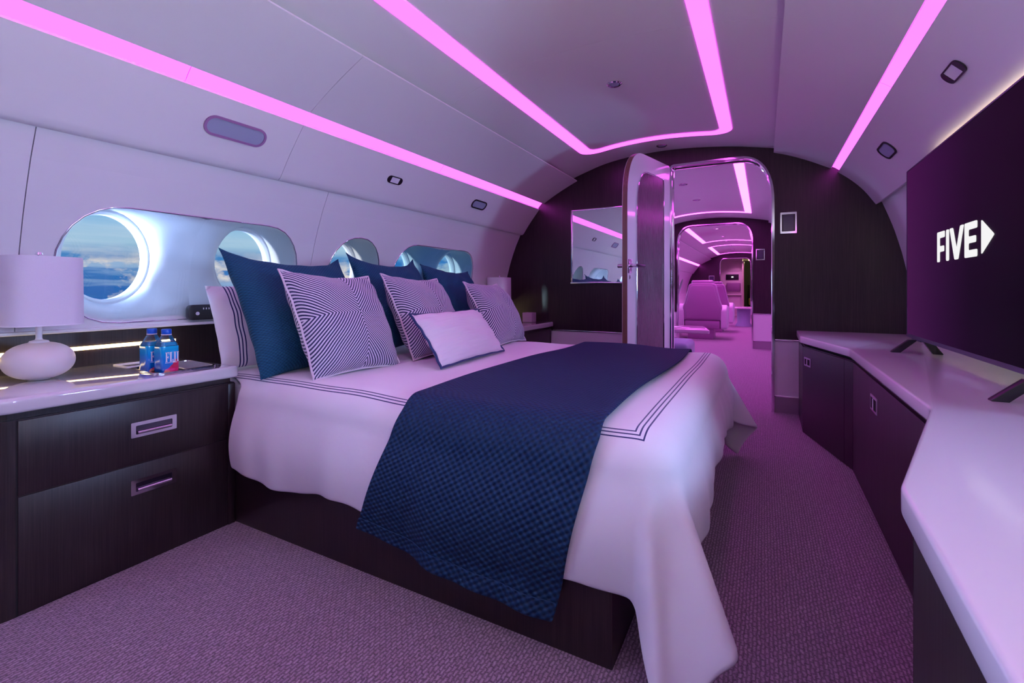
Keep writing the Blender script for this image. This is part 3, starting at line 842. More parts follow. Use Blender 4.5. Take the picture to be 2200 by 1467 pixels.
# inlay outlines and the cup tray
tr = thing('cup_tray', 'chrome-rimmed tray set in the white nightstand top, holding the bottles', 'tray', (-2.06, .985, TZ))
trp = [(-2.165, .872), (-1.925, .866), (-1.945, 1.09), (-2.20, 1.115)]
tp = rpoly(trp, .035, 6)
plate('rim', tp, [rpoly([(-2.155, .880), (-1.935, .874), (-1.953, 1.083), (-2.190, 1.105)], .03, 6)], TZ-.001, TZ+.006, M['chrome'], tr, 'Z')
prism('tray_bottom', rpoly([(-2.155, .880), (-1.935, .874), (-1.945, .98), (-2.172, .99)], .02, 5), TZ, TZ+.0012, M['darkchrome'], tr, 'Z')
prism('lid', rpoly([(-2.172, 1.0), (-1.948, .985), (-1.956, 1.078), (-2.186, 1.10)], .015, 5), TZ, TZ+.004, M['lacquer'], tr, 'Z')
inl = rpoly([(-2.36, .90), (-2.24, .90), (-2.24, 1.02), (-2.36, 1.02)], .008, 3)
tag(plate('outlet_cover', inl, [rpoly([(-2.355, .905), (-2.245, .905), (-2.245, 1.015), (-2.355, 1.015)], .006, 3)], TZ-.001, TZ+.0012, M['white'], None, 'Z'),
    'thin outlined flush cover in the nightstand top behind the bottles', 'cover')

# warm strips on the wood dado
for y0, y1, lb in ((-.2, 1.16, 'warm light strip glowing on the wood wall behind the left nightstand'), (3.02, 4.12, 'warm light strip on the wood wall behind the far nightstand')):
    o = box('wall_light_strip', (-2.42, y0, .706), (-2.412, y1, .720), M['warmled'], None, 0)
    tag(o, lb, 'light strip')


# lamps
def lamp(x, y, label):
    root = thing('table_lamp', label, 'lamp', (x, y, TZ))
    pr = []
    for i in range(25):
        a = -PI/2+PI*i/24; r = .093*abs(math.cos(a))**.85; zz = .066+.064*math.sin(a)
        pr.append((max(r, .0005), zz))
    pr = [(.0005, .002)]+[(max(r, .028) if zz < .02 else r, zz) for r, zz in pr]
    lathe('lamp_base', pr, (0, 0, 0), M['frost'], root, 48, False)
    lathe('collar', [(.03, .122), (.024, .134), (.010, .138), (.008, .145)], (0, 0, 0), M['white'], root, 24, False)
    lathe('stem', [(.0085, .13), (.0085, .41)], (0, 0, 0), M['white'], root, 16, False)
    lathe('lamp_shade', [(.101, .189), (.1035, .189), (.1035, .190), (.101, .422), (.0985, .422), (.101, .192)], (0, 0, 0), M['shade'], root, 64, False, sq=3.2)
    lathe('shade_trim', [(.1045, .188), (.1045, .192), (.1025, .192), (.1025, .188), (.1045, .188)], (0, 0, 0), M['white'], root, 64, False, sq=3.2)
    lathe('finial', [(.003, .40), (.003, .428), (.011, .430), (.008, .438), (.0005, .440)], (0, 0, 0), M['chrome'], root, 16, False)
    bm = bmesh.new()
    for k in range(3):
        a = 2*PI*k/3; tube_bm([(0, 0, .418), (.098*math.cos(a), .098*math.sin(a), .418)], .0015, 6, False, bm)
    link('shade_spider', tomesh(bm), M['chrome'], root, False)
    root.rotation_euler = (0, 0, math.radians(8))
    return root
lamp(-2.195, .632, 'table lamp with white shade and pebble-shaped frosted base on the left nightstand')
lamp(-2.17, 3.76, 'table lamp with white shade on the far nightstand by the mirror')
lamp(.66, -.35, 'lit table lamp added out of view on the white worktop to brighten the ceiling')  # added outside the frame to throw warm light on the ceiling
tag(box('tissue_box', (-2.03, 3.96, TZ), (-1.93, 4.06, TZ+.09), simple('mauve_leather_box', (.45, .33, .42), .5), None, .004), 'small mauve box on the far nightstand', 'box')

# water bottles
def text_mesh(txt, size, ext=.0005):
    c = bpy.data.curves.new('t', 'FONT'); c.body = txt; c.size = size; c.extrude = ext; c.align_x = 'CENTER'; c.align_y = 'CENTER'
    c.offset = .0006
    o = bpy.data.objects.new('t', c); COL.objects.link(o)
    dg = bpy.context.evaluated_depsgraph_get(); dg.update()
    me = bpy.data.meshes.new_from_object(o.evaluated_get(dg)); bpy.data.objects.remove(o); return me
def bottle(x, y, rz, label):
    root = thing('water_bottle', label, 'bottle', (x, y, TZ+.0015), (0, 0, rz))
    def sq(w_, z_): return (w_, z_)
    hw = .0305
    lathe('label_sleeve', [(hw*.9, .0015), (hw, .006), (hw, .094), (hw*.985, .098)], (0, 0, 0), M['label'], root, 48, False, sq=7)
    lathe('shoulder', [(hw*.98, .098), (hw*.96, .103), (.0155, .132), (.0135, .136), (.0135, .141)], (0, 0, 0), M['plastic'], root, 48, False, sq=5)
    lathe('water', [(hw*.93, .099), (hw*.80, .112), (.0005, .112)], (0, 0, 0), simple('blue_water', (.02, .40, .66), .1), root, 40, False, sq=5)
    lathe('neck_ring', [(.0145, .1385), (.0165, .1385), (.0165, .1415), (.0145, .1415)], (0, 0, 0), M['white'], root, 30, False)
    lathe('cap', [(.0155, .142), (.0160, .143), (.0160, .158), (.0145, .1605), (.0005, .1608)], (0, 0, 0), M['cap'], root, 40, False)
    bm = bmesh.new()
    def rc(u0, u1, v0, v1):
        b_ = box_bm((hw, u0+.005, v0), (hw+.0007, u1+.005, v1)); m_ = bpy.data.meshes.new('r'); b_.to_mesh(m_); b_.free(); bm.from_mesh(m_)
    zb, zt, st = .040, .076, .0042
    u = -.0225
    rc(u, u+st, zb, zt); rc(u-.0015, u+.011, zt-.003, zt); rc(u, u+.0085, .056, .059); rc(u-.0015, u+st+.0015, zb, zb+.0022); rc(u+.0095, u+.011, zt-.009, zt); rc(u+.007, u+.0085, .053, .062)
    u = -.008; rc(u, u+st, zb, zt); rc(u-.0015, u+st+.0015, zb, zb+.0022); rc(u-.0015, u+st+.0015, zt-.0022, zt)
    u = .006; rc(u, u+st, zb-.001, zt); rc(u-.0015, u+st+.0015, zt-.0022, zt); rc(u-.0055, u+st-.001, zb-.003, zb+.0008); rc(u-.0065, u-.0032, zb-.001, zb+.009)
    u = .0155; rc(u, u+st, zb, zt); rc(u-.0015, u+st+.0015, zb, zb+.0022); rc(u-.0015, u+st+.0015, zt-.0022, zt)
    me = tomesh(bm)
    link('lettering', me, M['white'], root, False)
    bm = box_bm((hw, -.020, .036), (hw+.0008, .020, .0375)); link('underline', tomesh(bm), M['white'], root, False)
    return root
bottle(-1.972, .917, math.radians(2), 'nearer small square water bottle with blue and pink label on the nightstand tray')
bottle(-2.045, .902, math.radians(2), 'water bottle with blue cap on the tray, behind the nearer one')

# handset on the sill
hs = thing('handset_control', 'black control handset with white buttons on the sill beside the white pillow', 'remote control', (-2.33, 1.24, .80))
prism('case', rrect(1.235, .845, .16, .07, .02, 5), -2.32, -2.29, M['black'], hs, 'X', .004)
bm = bmesh.new()
lathe('dial', [(.008, 0), (.008, .003), (.0005, .004)], (0, 0, 0), M['white'], hs, 16, False)
dl = [c for c in hs.children if c.name.startswith('dial')][0]; dl.rotation_euler = (0, PI/2, 0); dl.location = (.042, -.05, .04)
for k in range(6):
    box('button', (-2.2895, 1.215+k*.012, .858), (-2.2875, 1.219+k*.012, .866), M['white'], hs)

# ------------------------------------------------------------------ bed
bed = thing('bed', 'dark wood platform bed with white mattress', 'bed', (-1.3, 2.0, 0))
box('bed_base', (-2.41, 1.135, 0), (-.33, 2.87, .34), M['wood'], bed, .004)
box('mattress', (-2.40, 1.15, .342), (-.24, 2.85, .575), M['linen'], bed, .06, seg=5)
rnd = random.Random(3)
def fold(s_, seed=0):
    return (math.sin(s_*9+seed)*.5+math.sin(s_*17.3+1.7+seed*2)*.3+math.sin(s_*31+.4+seed)*.2)
def drape(x, y, lift=0.0, R=.105, flare=.42, ztop=.600, amp=1.0, seed=0.):
    a = max(0, x-(XF-R+.02)); bn = max(0, (YN+R-.02)-y); bf = max(0, y-(YFAR-R+.02)); b = max(bn, bf); sg = -1 if bn > 0 else 1
    bx = min(x, XF-R+.02); by = max(min(y, YFAR-R+.02), YN+R-.02)
    s_ = math.hypot(a, b)
    puff = .010*math.sin(bx*3.1+.5)*math.sin(by*2.3)+.006*fold(bx*.6+by*.3)
    if s_ < 1e-9: return Vector((bx, by, ztop+puff+lift))
    ca, cb = a/s_, b/s_; th = 2*ca*cb
    ph = math.degrees(math.atan2(b, a))
    G_ = lambda c, w_: math.exp(-((ph-c)/w_)**2)
    k = .03+.42*G_(36, 15)+.26*G_(68, 13)
    if b > 0 and a > 0: s_ *= 1+(.27*G_(32, 20)+.22*G_(66, 17))*min(1, max(0, (s_-.08)/.25))
    q = R*PI/2
    if s_ < q: out = R*math.sin(s_/R); dn = R*(1-math.cos(s_/R))
    else: out = R+(s_-q)*k; dn = R+(s_-q)*math.sqrt(1-k*k)
    along = bx*1.0+by*1.0+math.atan2(cb, ca)*.35
    hang = max(0, s_-q)
    f = fold(along*1.3, seed)*.075*hang*amp*(1+1.6*th)
    # gentle belly of the puffy cover
    f += .028*math.sin(min(1, hang/.3)*PI)*(1-th)
    out += f
    return Vector((bx+ca*(out+lift), by+sg*cb*(out+lift), ztop+puff-dn+lift*max(0, 1-dn/R)))
def cloth(name, x0, x1, y0, y1, nx, ny, fn, m, solid=.012, parent=None):
    bm = bmesh.new(); uvl = bm.loops.layers.uv.new('UVMap'); g = []; flat = {}
    for i in range(nx+1):
        row = []
        for j in range(ny+1):
            x = x0+(x1-x0)*i/nx; y = y0+(y1-y0)*j/ny
            v = bm.verts.new(fn(x, y)); row.append(v); flat[v] = (x, y)
        g.append(row)
    for i in range(nx):
        for j in range(ny):
            f = bm.faces.new((g[i][j], g[i+1][j], g[i+1][j+1], g[i][j+1])); f.smooth = True
            for l in f.loops: l[uvl].uv = flat[l.vert]
    me = bpy.data.meshes.new(name); bm.to_mesh(me); bm.free()
    o = link(name, me, m, parent, True, True)
    md = o.modifiers.new('thick', 'SOLIDIFY'); md.thickness = solid; md.offset = -1; md.use_even_offset = False
    ss = o.modifiers.new('sub', 'SUBSURF'); ss.levels = 1; ss.render_levels = 1
    return o
def duvet_fn(x, y):
    # wavy hem: stretch the overhang a little
    if y < YN: y = YN-(YN-y)*(1+.05*math.sin(x*7+1)+.16*max(0, (x+.75))/.9)
    if x > XF: x = XF+(x-XF)*(1+.10*math.sin(y*5.2+.6))
    bl = min(1, max(0, (YN+.09-y)/.10)); xm = -2.12+.265*bl
    if x < -1.2: x = xm+(x+2.12)*(-1.2-xm)/.92
    return drape(x, y, 0, seed=.7)
dv = cloth('duvet', -2.12, XF+.265, YN-.355, YFAR+.36, 130, 130, duvet_fn, M['duvet'], .016)
tag(dv, 'puffy white duvet with three navy lines draped over the bed', 'duvet')
def runner_fn(x, y):
    over = max(0, YN-y)
    x2 = x-(.40-.06*(x+1)/.65)*over
    u = (x+1.0)/.65
    y2 = y-.10*u*(over/.45)
    w_ = .012*math.sin(y*4+x*2)
    return drape(x2+w_, y2, .022+.004*math.sin(x*9+y*3), seed=2.1, amp=.8)
rn = cloth('bed_runner', -1.0, -.35, YN-.385, YFAR+.30, 60, 150, runner_fn, M['runner'], .008)
tag(rn, 'navy blue waffle-knit throw laid across the foot of the bed', 'blanket')
# narrow hem border along the near end of the throw
def hem_fn(x, y): return runner_fn(x, y)+Vector((0, -.004, 0))
bm_h = cloth('hem', -1.0, -.35, YN-.388, YN-.345, 60, 4, hem_fn, M['runner'], .004, rn)

# pillows
def pillow(name, w_, h_, t_, m, loc, rot, label, cat='pillow', group=None, pinch=.07, N=26, piping=None, seed=1, pr=.0045, sag=.0, ear=0.0):
    root = thing(name, label, cat, loc, rot, group)
    rn_ = random.Random(seed); ph = [rn_.uniform(0, 6.28) for _ in range(6)]
    bm = bmesh.new()
    def edge(u, v):
        x = u*w_/2*(1-pinch*(1-v*v)**1.0*(abs(u)**1.0)); y = v*h_/2*(1-pinch*(1-u*u)*(abs(v)))
        if ear: x += 0; y += ear*max(0, abs(u)-.7)/.3*max(0, v)*.03
        y -= sag*(1-u*u)*max(0, v)
        return x, y
    G = {}
    for sd in (1, -1):
        for i in range(N+1):
            for j in range(N+1):
                bd = i in (0, N) or j in (0, N)
                if sd == -1 and bd: G[(sd, i, j)] = G[(1, i, j)]; continue
                u = math.sin((i/N*2-1)*PI/2*.999) if False else (i/N*2-1); v = j/N*2-1
                u = math.copysign(1-(1-abs(u))**1.5, u); v = math.copysign(1-(1-abs(v))**1.5, v)
                x, y = edge(u, v)
                f = max(0, (1-abs(u)**2.6))*max(0, (1-abs(v)**2.6))
                th = t_/2*f**.55
                wr = .006*math.sin(7*u+3*v+ph[0])*math.sin(4*v-2*u+ph[1])*f**.3 + .003*math.sin(15*(u*v)+ph[2])
                # creases running in from the corners
                cr = -.010*math.exp(-((abs(u)-abs(v))**2)/.02)*min(1, max(0, (abs(u)+abs(v)-1.0)))
                G[(sd, i, j)] = bm.verts.new((x, y, 0 if bd else sd*(th+cr)+wr*(1 if not bd else 0)))
    for sd in (1, -1):
        for i in range(N):
            for j in range(N):
                vs = [G[(sd, i, j)], G[(sd, i+1, j)], G[(sd, i+1, j+1)], G[(sd, i, j+1)]]
                if sd == -1: vs.reverse()
                bm.faces.new(vs)
    o = link('cushion' if cat == 'cushion' else 'pillow_body', tomesh(bm), m, root, False, True)
    ss = o.modifiers.new('sub', 'SUBSURF'); ss.levels = 1; ss.render_levels = 1
    if piping:
        P = []
        K = 30
        for (u0, v0, u1, v1) in ((-1, -1, 1, -1), (1, -1, 1, 1), (1, 1, -1, 1), (-1, 1, -1, -1)):
            for k in range(K):
                u = u0+(u1-u0)*k/K; v = v0+(v1-v0)*k/K
                x, y = edge(u, v); P.append((x*1.006, y*1.006, .002*math.sin(k*.9)))
        tube('piping', P, pr, piping, root, True, 8, False)
    return root
def stand(p0, tilt, yaw=0, roll=0):
    """rotation for a pillow standing on the bed, facing +X, leaning back by tilt degrees"""
    # local x -> +Y, local y -> up, local z -> +X
    base = Matrix(((0, 0, 1), (1, 0, 0), (0, 1, 0)))
    R_ = Matrix.Rotation(math.radians(yaw), 3, 'Z') @ Matrix.Rotation(math.radians(-tilt), 3, 'Y') @ Matrix.Rotation(math.radians(roll), 3, 'X') @ base
    return R_.to_euler()
def put_pillow(name, w_, h_, t_, m, bx, yc, zb, tilt, yaw, roll, label, **k):
    """bx: x of the pillow's bottom edge"""
    t = math.radians(tilt)
    loc = (bx-math.sin(t)*h_/2*math.cos(math.radians(yaw)), yc-math.sin(t)*h_/2*math.sin(math.radians(yaw)), zb+math.cos(t)*h_/2)
    return pillow(name, w_, h_, t_, m, loc, stand(None, tilt, yaw, roll), label, **k)
ZB = .600
g1 = 'large blue quilted pillows against the wall'
put_pillow('pillow', .66, .57, .19, M['bluequilt'], -1.74, 1.455, ZB-.01, 27, 4, -1, 'large blue quilted pillow nearest the nightstand, leaning on the wall', pinch=.09, seed=2, group=g1, sag=.015, ear=1)
put_pillow('pillow', .64, .57, .19, M['bluequilt'], -1.80, 2.14, ZB+.01, 24, 6, 0, 'middle one of the three large blue quilted pillows', pinch=.10, seed=5, group=g1, sag=.02, ear=1)
put_pillow('pillow', .62, .56, .19, M['bluequilt'], -1.80, 2.735, ZB, 24, 4, -3, 'large blue quilted pillow nearest the far lamp', pinch=.09, seed=9, group=g1, sag=.02)
g2 = 'square navy and white striped cushions on the bed'
put_pillow('cushion', .50, .48,.215, M['stripe'], -1.515, 1.455, ZB-.005, 27, 3, -2, 'striped cushion nearest the nightstand, front of the row', cat='cushion', group=g2, piping=M['pinkpipe'], pinch=.08, seed=11, sag=.01)
put_pillow('cushion', .50, .48,.215, M['stripe'], -1.53, 2.04, ZB-.005, 27, 4, -2, 'striped cushion partly hidden behind the small white pillow', cat='cushion', group=g2, piping=M['pinkpipe'], pinch=.08, seed=12, sag=.01)
put_pillow('cushion', .50, .46,.215, M['stripe'], -1.46, 2.70, ZB-.005, 30, 6, -1, 'striped cushion farthest from the nightstand, by the far lamp', cat='cushion', group=g2, piping=M['pinkpipe'], pinch=.08, seed=13, sag=.01)
put_pillow('lumbar_cushion', .64, .285, .13, M['ribbed'], -1.27, 1.97, ZB+.005, 36, 4, 0, 'small oblong white ribbed cushion with navy piping in front of the striped ones', cat='cushion', piping=M['navypipe'], pinch=.06, seed=14, pr=.006)
put_pillow('sleeping_pillow', .64, .385, .15, M['sham'], -1.985, 1.455, ZB+.01, 22, -3, 0, 'white pillow with navy lines tucked behind the nearest blue pillow', pinch=.03, seed=21)

# ------------------------------------------------------------------ credenza along the right wall
CT = .64
front = [(.222, 4.138), (.214, 3.635), (.397, 2.99), (.386, 1.595), (.190, .938), (.172, .50), (.168, Y0+.01)]
ct = prism('countertop', rpoly(front+[(.955, Y0+.01), (.955, 4.138)], [0, .02, .03, .03, .02, .1, 0, 0, 0], 5), .595, CT, M['top2'], None, 'Z', .007)
tag(ct, 'continuous polished white worktop along the right wall under the television', 'countertop')
def quad_cab(a, b, depth_x, label, doors, name='credenza_cabinet', handles=()):
    """cabinet whose front runs from a to b (xy); doors as fractions"""
    a, b = Vector(a), Vector(b)
    root = thing(name, label, 'cabinet', ((a.x+depth_x)/2, (a.y+b.y)/2, 0))
    prism('body', [tuple(a+Vector((.012, 0))), tuple(b+Vector((.012, 0))), (depth_x, b.y), (depth_x, a.y)], 0, .575, M['wood'], root)
    prism('neck', [tuple(a+Vector((.03, 0))), tuple(b+Vector((.03, 0))), (depth_x, b.y), (depth_x, a.y)], .575, .595, M['dark'], root)
    d = (b-a); L = d.length; d.normalize(); nn = Vector((d.y, -d.x)); 
    if nn.x > 0: nn = -nn
    for k, (f0, f1) in enumerate(doors):
        p = a+d*L*f0+d*.0015; q = a+d*L*f1-d*.0015
        dr = prism('door', [tuple(p), tuple(q), tuple(q-nn*.018), tuple(p-nn*.018)], .004, .57, M['wood'], root, 'Z', .0012)
        for (hk, hf, hz, hw, hh) in handles:
            if hk != k: continue
            c = p+(q-p)*hf
            h0, h1 = c-d*hw/2, c+d*hw/2
            def bar(u0, u1, z0, z1, o0, o1, mm, nm, par):
                pp = c+d*u0; qq = c+d*u1
                return prism(nm, [tuple(pp+nn*o0), tuple(qq+nn*o0), tuple(qq+nn*o1), tuple(pp+nn*o1)], z0, z1, mm, par)
            hd_ = bar(-hw/2, hw/2, hz-hh/2, hz+hh/2, 0, .003, M['satin'], 'handle', dr)
            bar(-hw/2+.010, hw/2-.010, hz-hh/2+.010, hz+hh/2-.010, .003, .0036, M['dark'], 'recess', hd_)
            bar(-.004, .004, hz-hh/2+.010, hz+hh/2-.010, .0036, .006, M['white'], 'latch', hd_)
    return root
quad_cab((.236, 4.135), (.230, 3.640), .95, 'narrow end of the dark cabinet run against the bulkhead', [(0, 1)], 'credenza_cabinet')
quad_cab((.230, 3.638), (.412, 2.99), .95, 'angled dark cabinet with one recessed chrome latch, near the bulkhead', [(0, .86), (.86, 1)], handles=((0, .14, .480, .10, .056),))
quad_cab((.412, 2.988), (.402, 1.60), .95, 'long dark cabinet with a chrome latch under the television', [(0, 1.0)], handles=((0, .40, .47, .13, .066),))
quad_cab((.402, 1.598), (.206, .938), .95, 'angled dark cabinet section between the long cabinet and the near corner', [(0, 1)])
quad_cab((.206, .936), (.188, .50), .95, 'near dark cabinet under the corner of the white worktop', [(0, 1)])
quad_cab((.188, .498), (.184, Y0+.02), .95, 'dark cabinet run under the nearest stretch of the worktop', [(0, .5), (.5, 1)])

# television
TVX = .655
tvy0, tvy1, tvz0, tvz1 = 1.585, 3.088, .708, 1.560
tv = thing('television', 'large flat television showing a white word and arrow on dark purple, on the worktop', 'television', (TVX, (tvy0+tvy1)/2, CT))
box('screen_housing', (TVX, tvy0, tvz0), (TVX+.028, tvy1, tvz1), M['black'], tv, .003)
o = box('screen', (TVX-.0012, tvy0+.006, tvz0+.016), (TVX+.001, tvy1-.006, tvz1-.006), M['screen'], tv)
box('added_glow_strip', (TVX+.030, tvy0+.1, 1.49), (TVX+.045, tvy1-.35, 1.515), M['glowstrip'], tv)  # warm strip added out of sight behind the set, lights the cove above
plate('bezel', rrect((tvy0+tvy1)/2, (tvz0+tvz1)/2, tvy1-tvy0, tvz1-tvz0, .004, 3), [rrect((tvy0+tvy1)/2, (tvz0+tvz1)/2+.005, tvy1-tvy0-.012, tvz1-tvz0-.022, .002, 3)], TVX-.003, TVX+.001, simple('grey_bezel', (.16, .15, .22), .3, .8), tv, 'X')
for yy, sg in ((2.93, 1), (1.78, -1)):
    for (xa, xb) in ((TVX+.005, .575), (TVX+.02, .735)):
        s_ = 1 if xb > xa else -1
        bm = prism_bm([(xa-.0, .705), (xa+s_*.035, .705), (xb+s_*.018, CT+.003), (xb+s_*.018, CT), (xb-s_*.018, CT)], yy-.014, yy+.014, 'Y', .002)
        link('foot', tomesh(bm), M['black'], tv, True, True, 35)
    box('foot_bracket', (TVX-.002, yy-.07, .700), (TVX+.03, yy+.07, .712), M['rubber'], tv, .003)
# lettering on the screen. u runs left->right as read (towards -Y), v up
LY, LZ = 2.606, 1.066
def U(u, v): return (LY-u, LZ+v)
def glyph(polys, rad, name='lettering'):
    bm = bmesh.new()
    for poly in polys:
        pts = rpoly([U(*q) for q in poly], rad, 4)
        b2 = prism_bm(pts, TVX-.0032, TVX-.0012, 'X'); me = bpy.data.meshes.new('x'); b2.to_mesh(me); b2.free(); bm.from_mesh(me)
    return link(name, tomesh(bm), M['logo'], tv)
hh = .126; s = .024
glyph([[(0, 0), (s, 0), (s, .042), (.066, .042), (.066, .066), (s, .066), (s, hh-.026), (.072, hh-.026), (.072, hh), (0, hh)]], .006)
glyph([[(.088, 0), (.112, 0), (.112, hh), (.088, hh)]], .008)
glyph([[(.163, 0), (.193, 0), (.238, hh), (.211, hh), (.180, .040), (.148, hh), (.120, hh)]], .007)
glyph([[(.246, 0), (.336, 0), (.336, .026), (.274, .026), (.274, .051), (.328, .051), (.328, .075), (.274, .075), (.274, hh-.026), (.336, hh-.026), (.336, hh), (.246, hh)]], .006)
glyph([[(.366, .004), (.446, .063), (.366, .122)]], .006, 'arrow_mark')
for gname in [c for c in tv.children if c.name.startswith('lettering') or c.name.startswith('arrow')]:
    me = gname.data
    # stretch to the measured width
    for v in me.vertices:
        yy = v.co.y+tv.location.y; u = LY-yy; v.co.y = LY-u*1.245-tv.location.y

# ------------------------------------------------------------------ lounge beyond the door
sf = thing('sofa', 'blue-grey sofa edge in the lounge just beyond the door', 'sofa', (-1.15, 4.9, 0))
box('backrest', (-1.75, 4.30, .25), (-.735, 4.44, .885), M['greyfab'], sf, .05, seg=4)
box('seat', (-1.75, 4.44, .25), (-.60, 4.98, .46), M['greyfab'], sf, .05, seg=4)
box('plinth', (-1.72, 4.32, 0), (-.66, 4.92, .25), M['greyfab'], sf, .01)
tb = thing('coffee_table', 'glossy pale table with papers on it in the lounge, beside the blue-grey sofa', 'table', (-.95, 5.75, 0))
prism('tabletop', rpoly([(-1.75, 5.35), (-.50, 5.35), (-.62, 5.95), (-1.75, 5.95)], .03, 4), .475, .515, M['pinktop'], tb, 'Z', .006)
lathe('pedestal', [(.14, 0), (.14, .015), (.05, .03), (.05, .475)], (-1.0, 5.65, 0), M['chrome'], tb, 24)
for k, (px_, py_, a) in enumerate(((-1.03, 5.66, .2), (-.95, 5.62, -.3), (-1.13, 5.60, .5))):
    bm = box_bm((-.10, -.07, 0), (.10, .07, .004)); bmesh.ops.rotate(bm, verts=bm.verts, cent=(0, 0, 0), matrix=Matrix.Rotation(a, 3, 'Z'))
    bmesh.ops.translate(bm, verts=bm.verts, vec=(px_, py_, .515+k*.0045)); o = link('leaflet', tomesh(bm), M['white'])
    tag(o, ['lowest leaflet on the lounge table', 'middle leaflet on the lounge table', 'topmost leaflet on the lounge table'][k], 'leaflet', 'leaflets on the lounge table')

def armchair(x, y, s, label, grp):
    root = thing('cabin_armchair', label, 'armchair', (x, y, 0), group=grp)
    back = rpoly([(-.33, .36), (-.36, .62), (-.33, .70), (-.24, 1.07), (.24, 1.07), (.33, .70), (.36, .62), (.33, .36)], [.02, .05, .05, .06, .06, .05, .05, .02], 5)
    back = [(p[0]*s, p[1]) for p in back]
    prism('backrest', [(p[0], p[1]) for p in back], -.02, .14, M['leather'], root, 'Y', .02, False)
    prism('back_shell', [(p[0]*.86, .36+(p[1]-.36)*.90+.03) for p in back], -.032, -.018, M['leather'], root, 'Y', .006, False)
    box('headrest', (-.20*s, .0, 1.04), (.20*s, .13, 1.13), M['leather'], root, .03, False, 4)
    for sg in (-1, 1):
        arm = rpoly([(-.02, .20), (-.02, .58), (.10, .66), (.62, .62), (.66, .50), (.60, .22)], .05, 4)
        a, b = sorted((sg*.33*s, sg*.44*s))
        prism('armrest', arm, a, b, M['leather2'], root, 'X', .02, False)
    box('seat', (-.32*s, .12, .34), (.32*s, .66, .50), M['leather'], root, .04, False, 4)
    box('footwell', (-.32*s, -.02, .20), (.32*s, .55, .36), M['leather'], root, .02, False)
    box('base', (-.27*s, .02, .0), (.20*s, .50, .20), M['leather'], root, .015, False)
    return root
armchair(-1.03, 9.55, .98, 'large pink-lit armchair with its back to the lounge doorway', 'armchairs in the far cabin')
armchair(-.98, 11.3, .90, 'armchair in front of the nearest one, mostly hidden behind it', 'armchairs in the far cabin')
armchair(-1.85, 10.2, .85, 'armchair by the far cabin windows, left of the large one', 'armchairs in the far cabin')
tag(box('throw_cushion', (-.86, 11.5, .50), (-.70, 11.62, .82), M['navyfab'], None, .05), 'small navy cushion between the two armchairs', 'cushion')
t3 = thing('side_table', 'small table on a round pedestal in the aisle beyond the second doorway', 'table', (-.42, 13.4, 0))
prism('tabletop', rpoly([(-.82, 13.1), (.3, 13.1), (.3, 13.8), (-.82, 13.8)], .03, 4), .46, .50, M['pinktop'], t3, 'Z', .008)
lathe('pedestal', [(.20, 0), (.20, .02), (.15, .10), (.16, .46)], (-.45, 13.45, 0), M['grille'], t3, 24)
# galley and flight deck seen through the last doorway
gy = 18.6
gl = thing('galley_unit', 'white galley cabinet with dark oven panel beyond the last doorway', 'galley', (-1.1, gy, 0))
box('body', (-1.75, gy, 0), (-.66, gy+.6, 2.1), M['galley'], gl)
box('locker_door', (-1.15, gy-.02, 1.62), (-.74, gy, 1.97), M['galley'], gl, .01)
box('oven_panel', (-1.2, gy-.02, 1.30), (-.78, gy, 1.50), M['black'], gl, .005)
box('oven_display', (-1.02, gy-.024, 1.38), (-.95, gy-.02, 1.43), M['logo'], gl)
box('jump_seat', (-1.18, gy-.08, .88), (-.72, gy, 1.20), M['leather'], gl, .04)
box('shelf', (-1.2, gy-.1, .74), (-.70, gy, .78), M['galley'], gl, .01)
box('lower_door', (-1.15, gy-.02, .12), (-.74, gy, .70), M['galley'], gl, .01)
fd = box('flight_deck_door', (-.655, gy-.35, 0), (-.60, gy+.1, 1.95), M['beige'], None, .01); tag(fd, 'beige flight deck door standing open beside the galley unit', 'door')
ck = thing('flight_deck_seat', 'dark pilot seat in the flight deck beyond the beige door', 'seat', (-.3, 20.3, 0))
box('backrest', (-.55, 20.3, .3), (-.05, 20.45, 1.15), M['black'], ck, .05)
box('seat_base', (-.5, 20.3, 0), (-.1, 20.6, .35), M['black'], ck, .02)
box('harness', (-.42, 20.28, .5), (-.36, 20.3, 1.0), simple('orange_strap', (.8, .3, .05), .6), ck)
box('cover', (-.5, 20.2, .35), (-.1, 20.3, .62), simple('yellow_pad', (.7, .6, .15), .6), ck, .03)
structure(box('wall_front', (-2.5, 21.2, 0), (1.1, 21.3, 2.4), simple('grey_bulkhead', (.08, .09, .08), .6)), 'front end wall of the flight deck', 'wall')
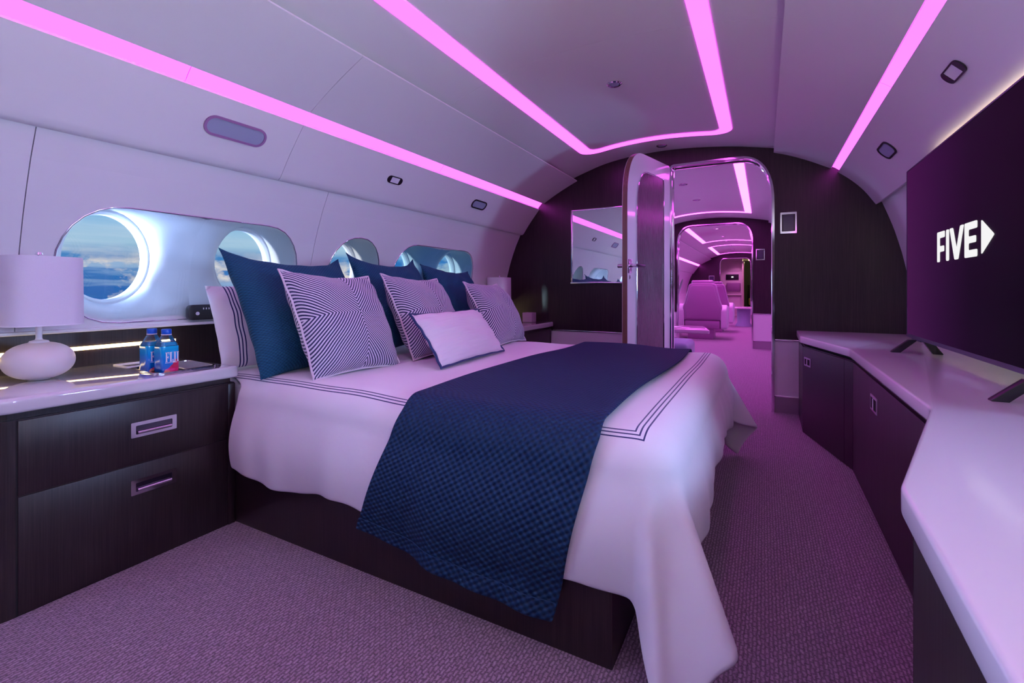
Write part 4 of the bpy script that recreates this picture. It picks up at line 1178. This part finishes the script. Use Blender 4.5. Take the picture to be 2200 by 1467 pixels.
for xx, nm in ((-2.46, 'wall_left'), (.9, 'wall_right')):
    structure(box(nm, (xx, 17.12, 0), (xx+.06, 21.2, 2.3), M['galley']), 'side wall of the forward galley', 'wall')
structure(box('ceiling', (-2.46, 17.12, 2.08), (.96, 21.2, 2.12), M['galley']), 'flat galley ceiling', 'ceiling')
cl = box('ceiling_lamp', (-.5, 19.6, 2.05), (-.3, 19.9, 2.08), M['warmlamp'], None, .005); tag(cl, 'warm ceiling lamp in the flight deck', 'lamp')
for i, y in enumerate((17.6, 18.1)):
    o = thing('galley_spotlight', ['nearer pink spotlight over the galley aisle', 'farther pink spotlight over the galley aisle'][i], 'ceiling light', (-.85, y, 2.08))
    lathe('bezel', [(.05, 0), (.05, -.008), (.035, -.01)], (0, 0, 0), M['chrome'], o, 20, False); lathe('lens', [(.035, -.009), (.0005, -.011)], (0, 0, 0), M['spotpink'], o, 20, False)

# ------------------------------------------------------------------ lamps' own light, plus added spots without fittings
def point(loc, power, color, r=.03, name='lamp_light'):
    d = bpy.data.lights.new(name, 'POINT'); d.energy = power; d.color = color; d.shadow_soft_size = r
    o = bpy.data.objects.new(name, d); COL.objects.link(o); o.location = loc
def spot(loc, power, color, ang_=110, name='spot_light'):
    d = bpy.data.lights.new(name, 'SPOT'); d.energy = power; d.color = color; d.spot_size = math.radians(ang_); d.spot_blend = .6; d.shadow_soft_size = .03
    o = bpy.data.objects.new(name, d); COL.objects.link(o); o.location = loc
for y in (8.95, 9.9, 11.4, 12.5, 13.9, 15.2, 16.8): spot((-.80, y, 2.12), 60, (1, .25, .95), 120)
for y in (4.9, 5.8, 6.7, 7.6): spot((-.30, y, 2.06), 22, (1, .22, .98), 110)  # pink spots added with no fitting, brighten the lounge floor
for y in (17.6, 18.1): spot((-.85, y, 2.05), 20, (1, .3, .9), 120)
point((.66, -.35, 1.03), 150, (1, .84, .66), .03)  # bulb of the added worktop lamp, lifts the ceiling
point((-.4, 19.75, 2.0), 6, (1, .8, .4))
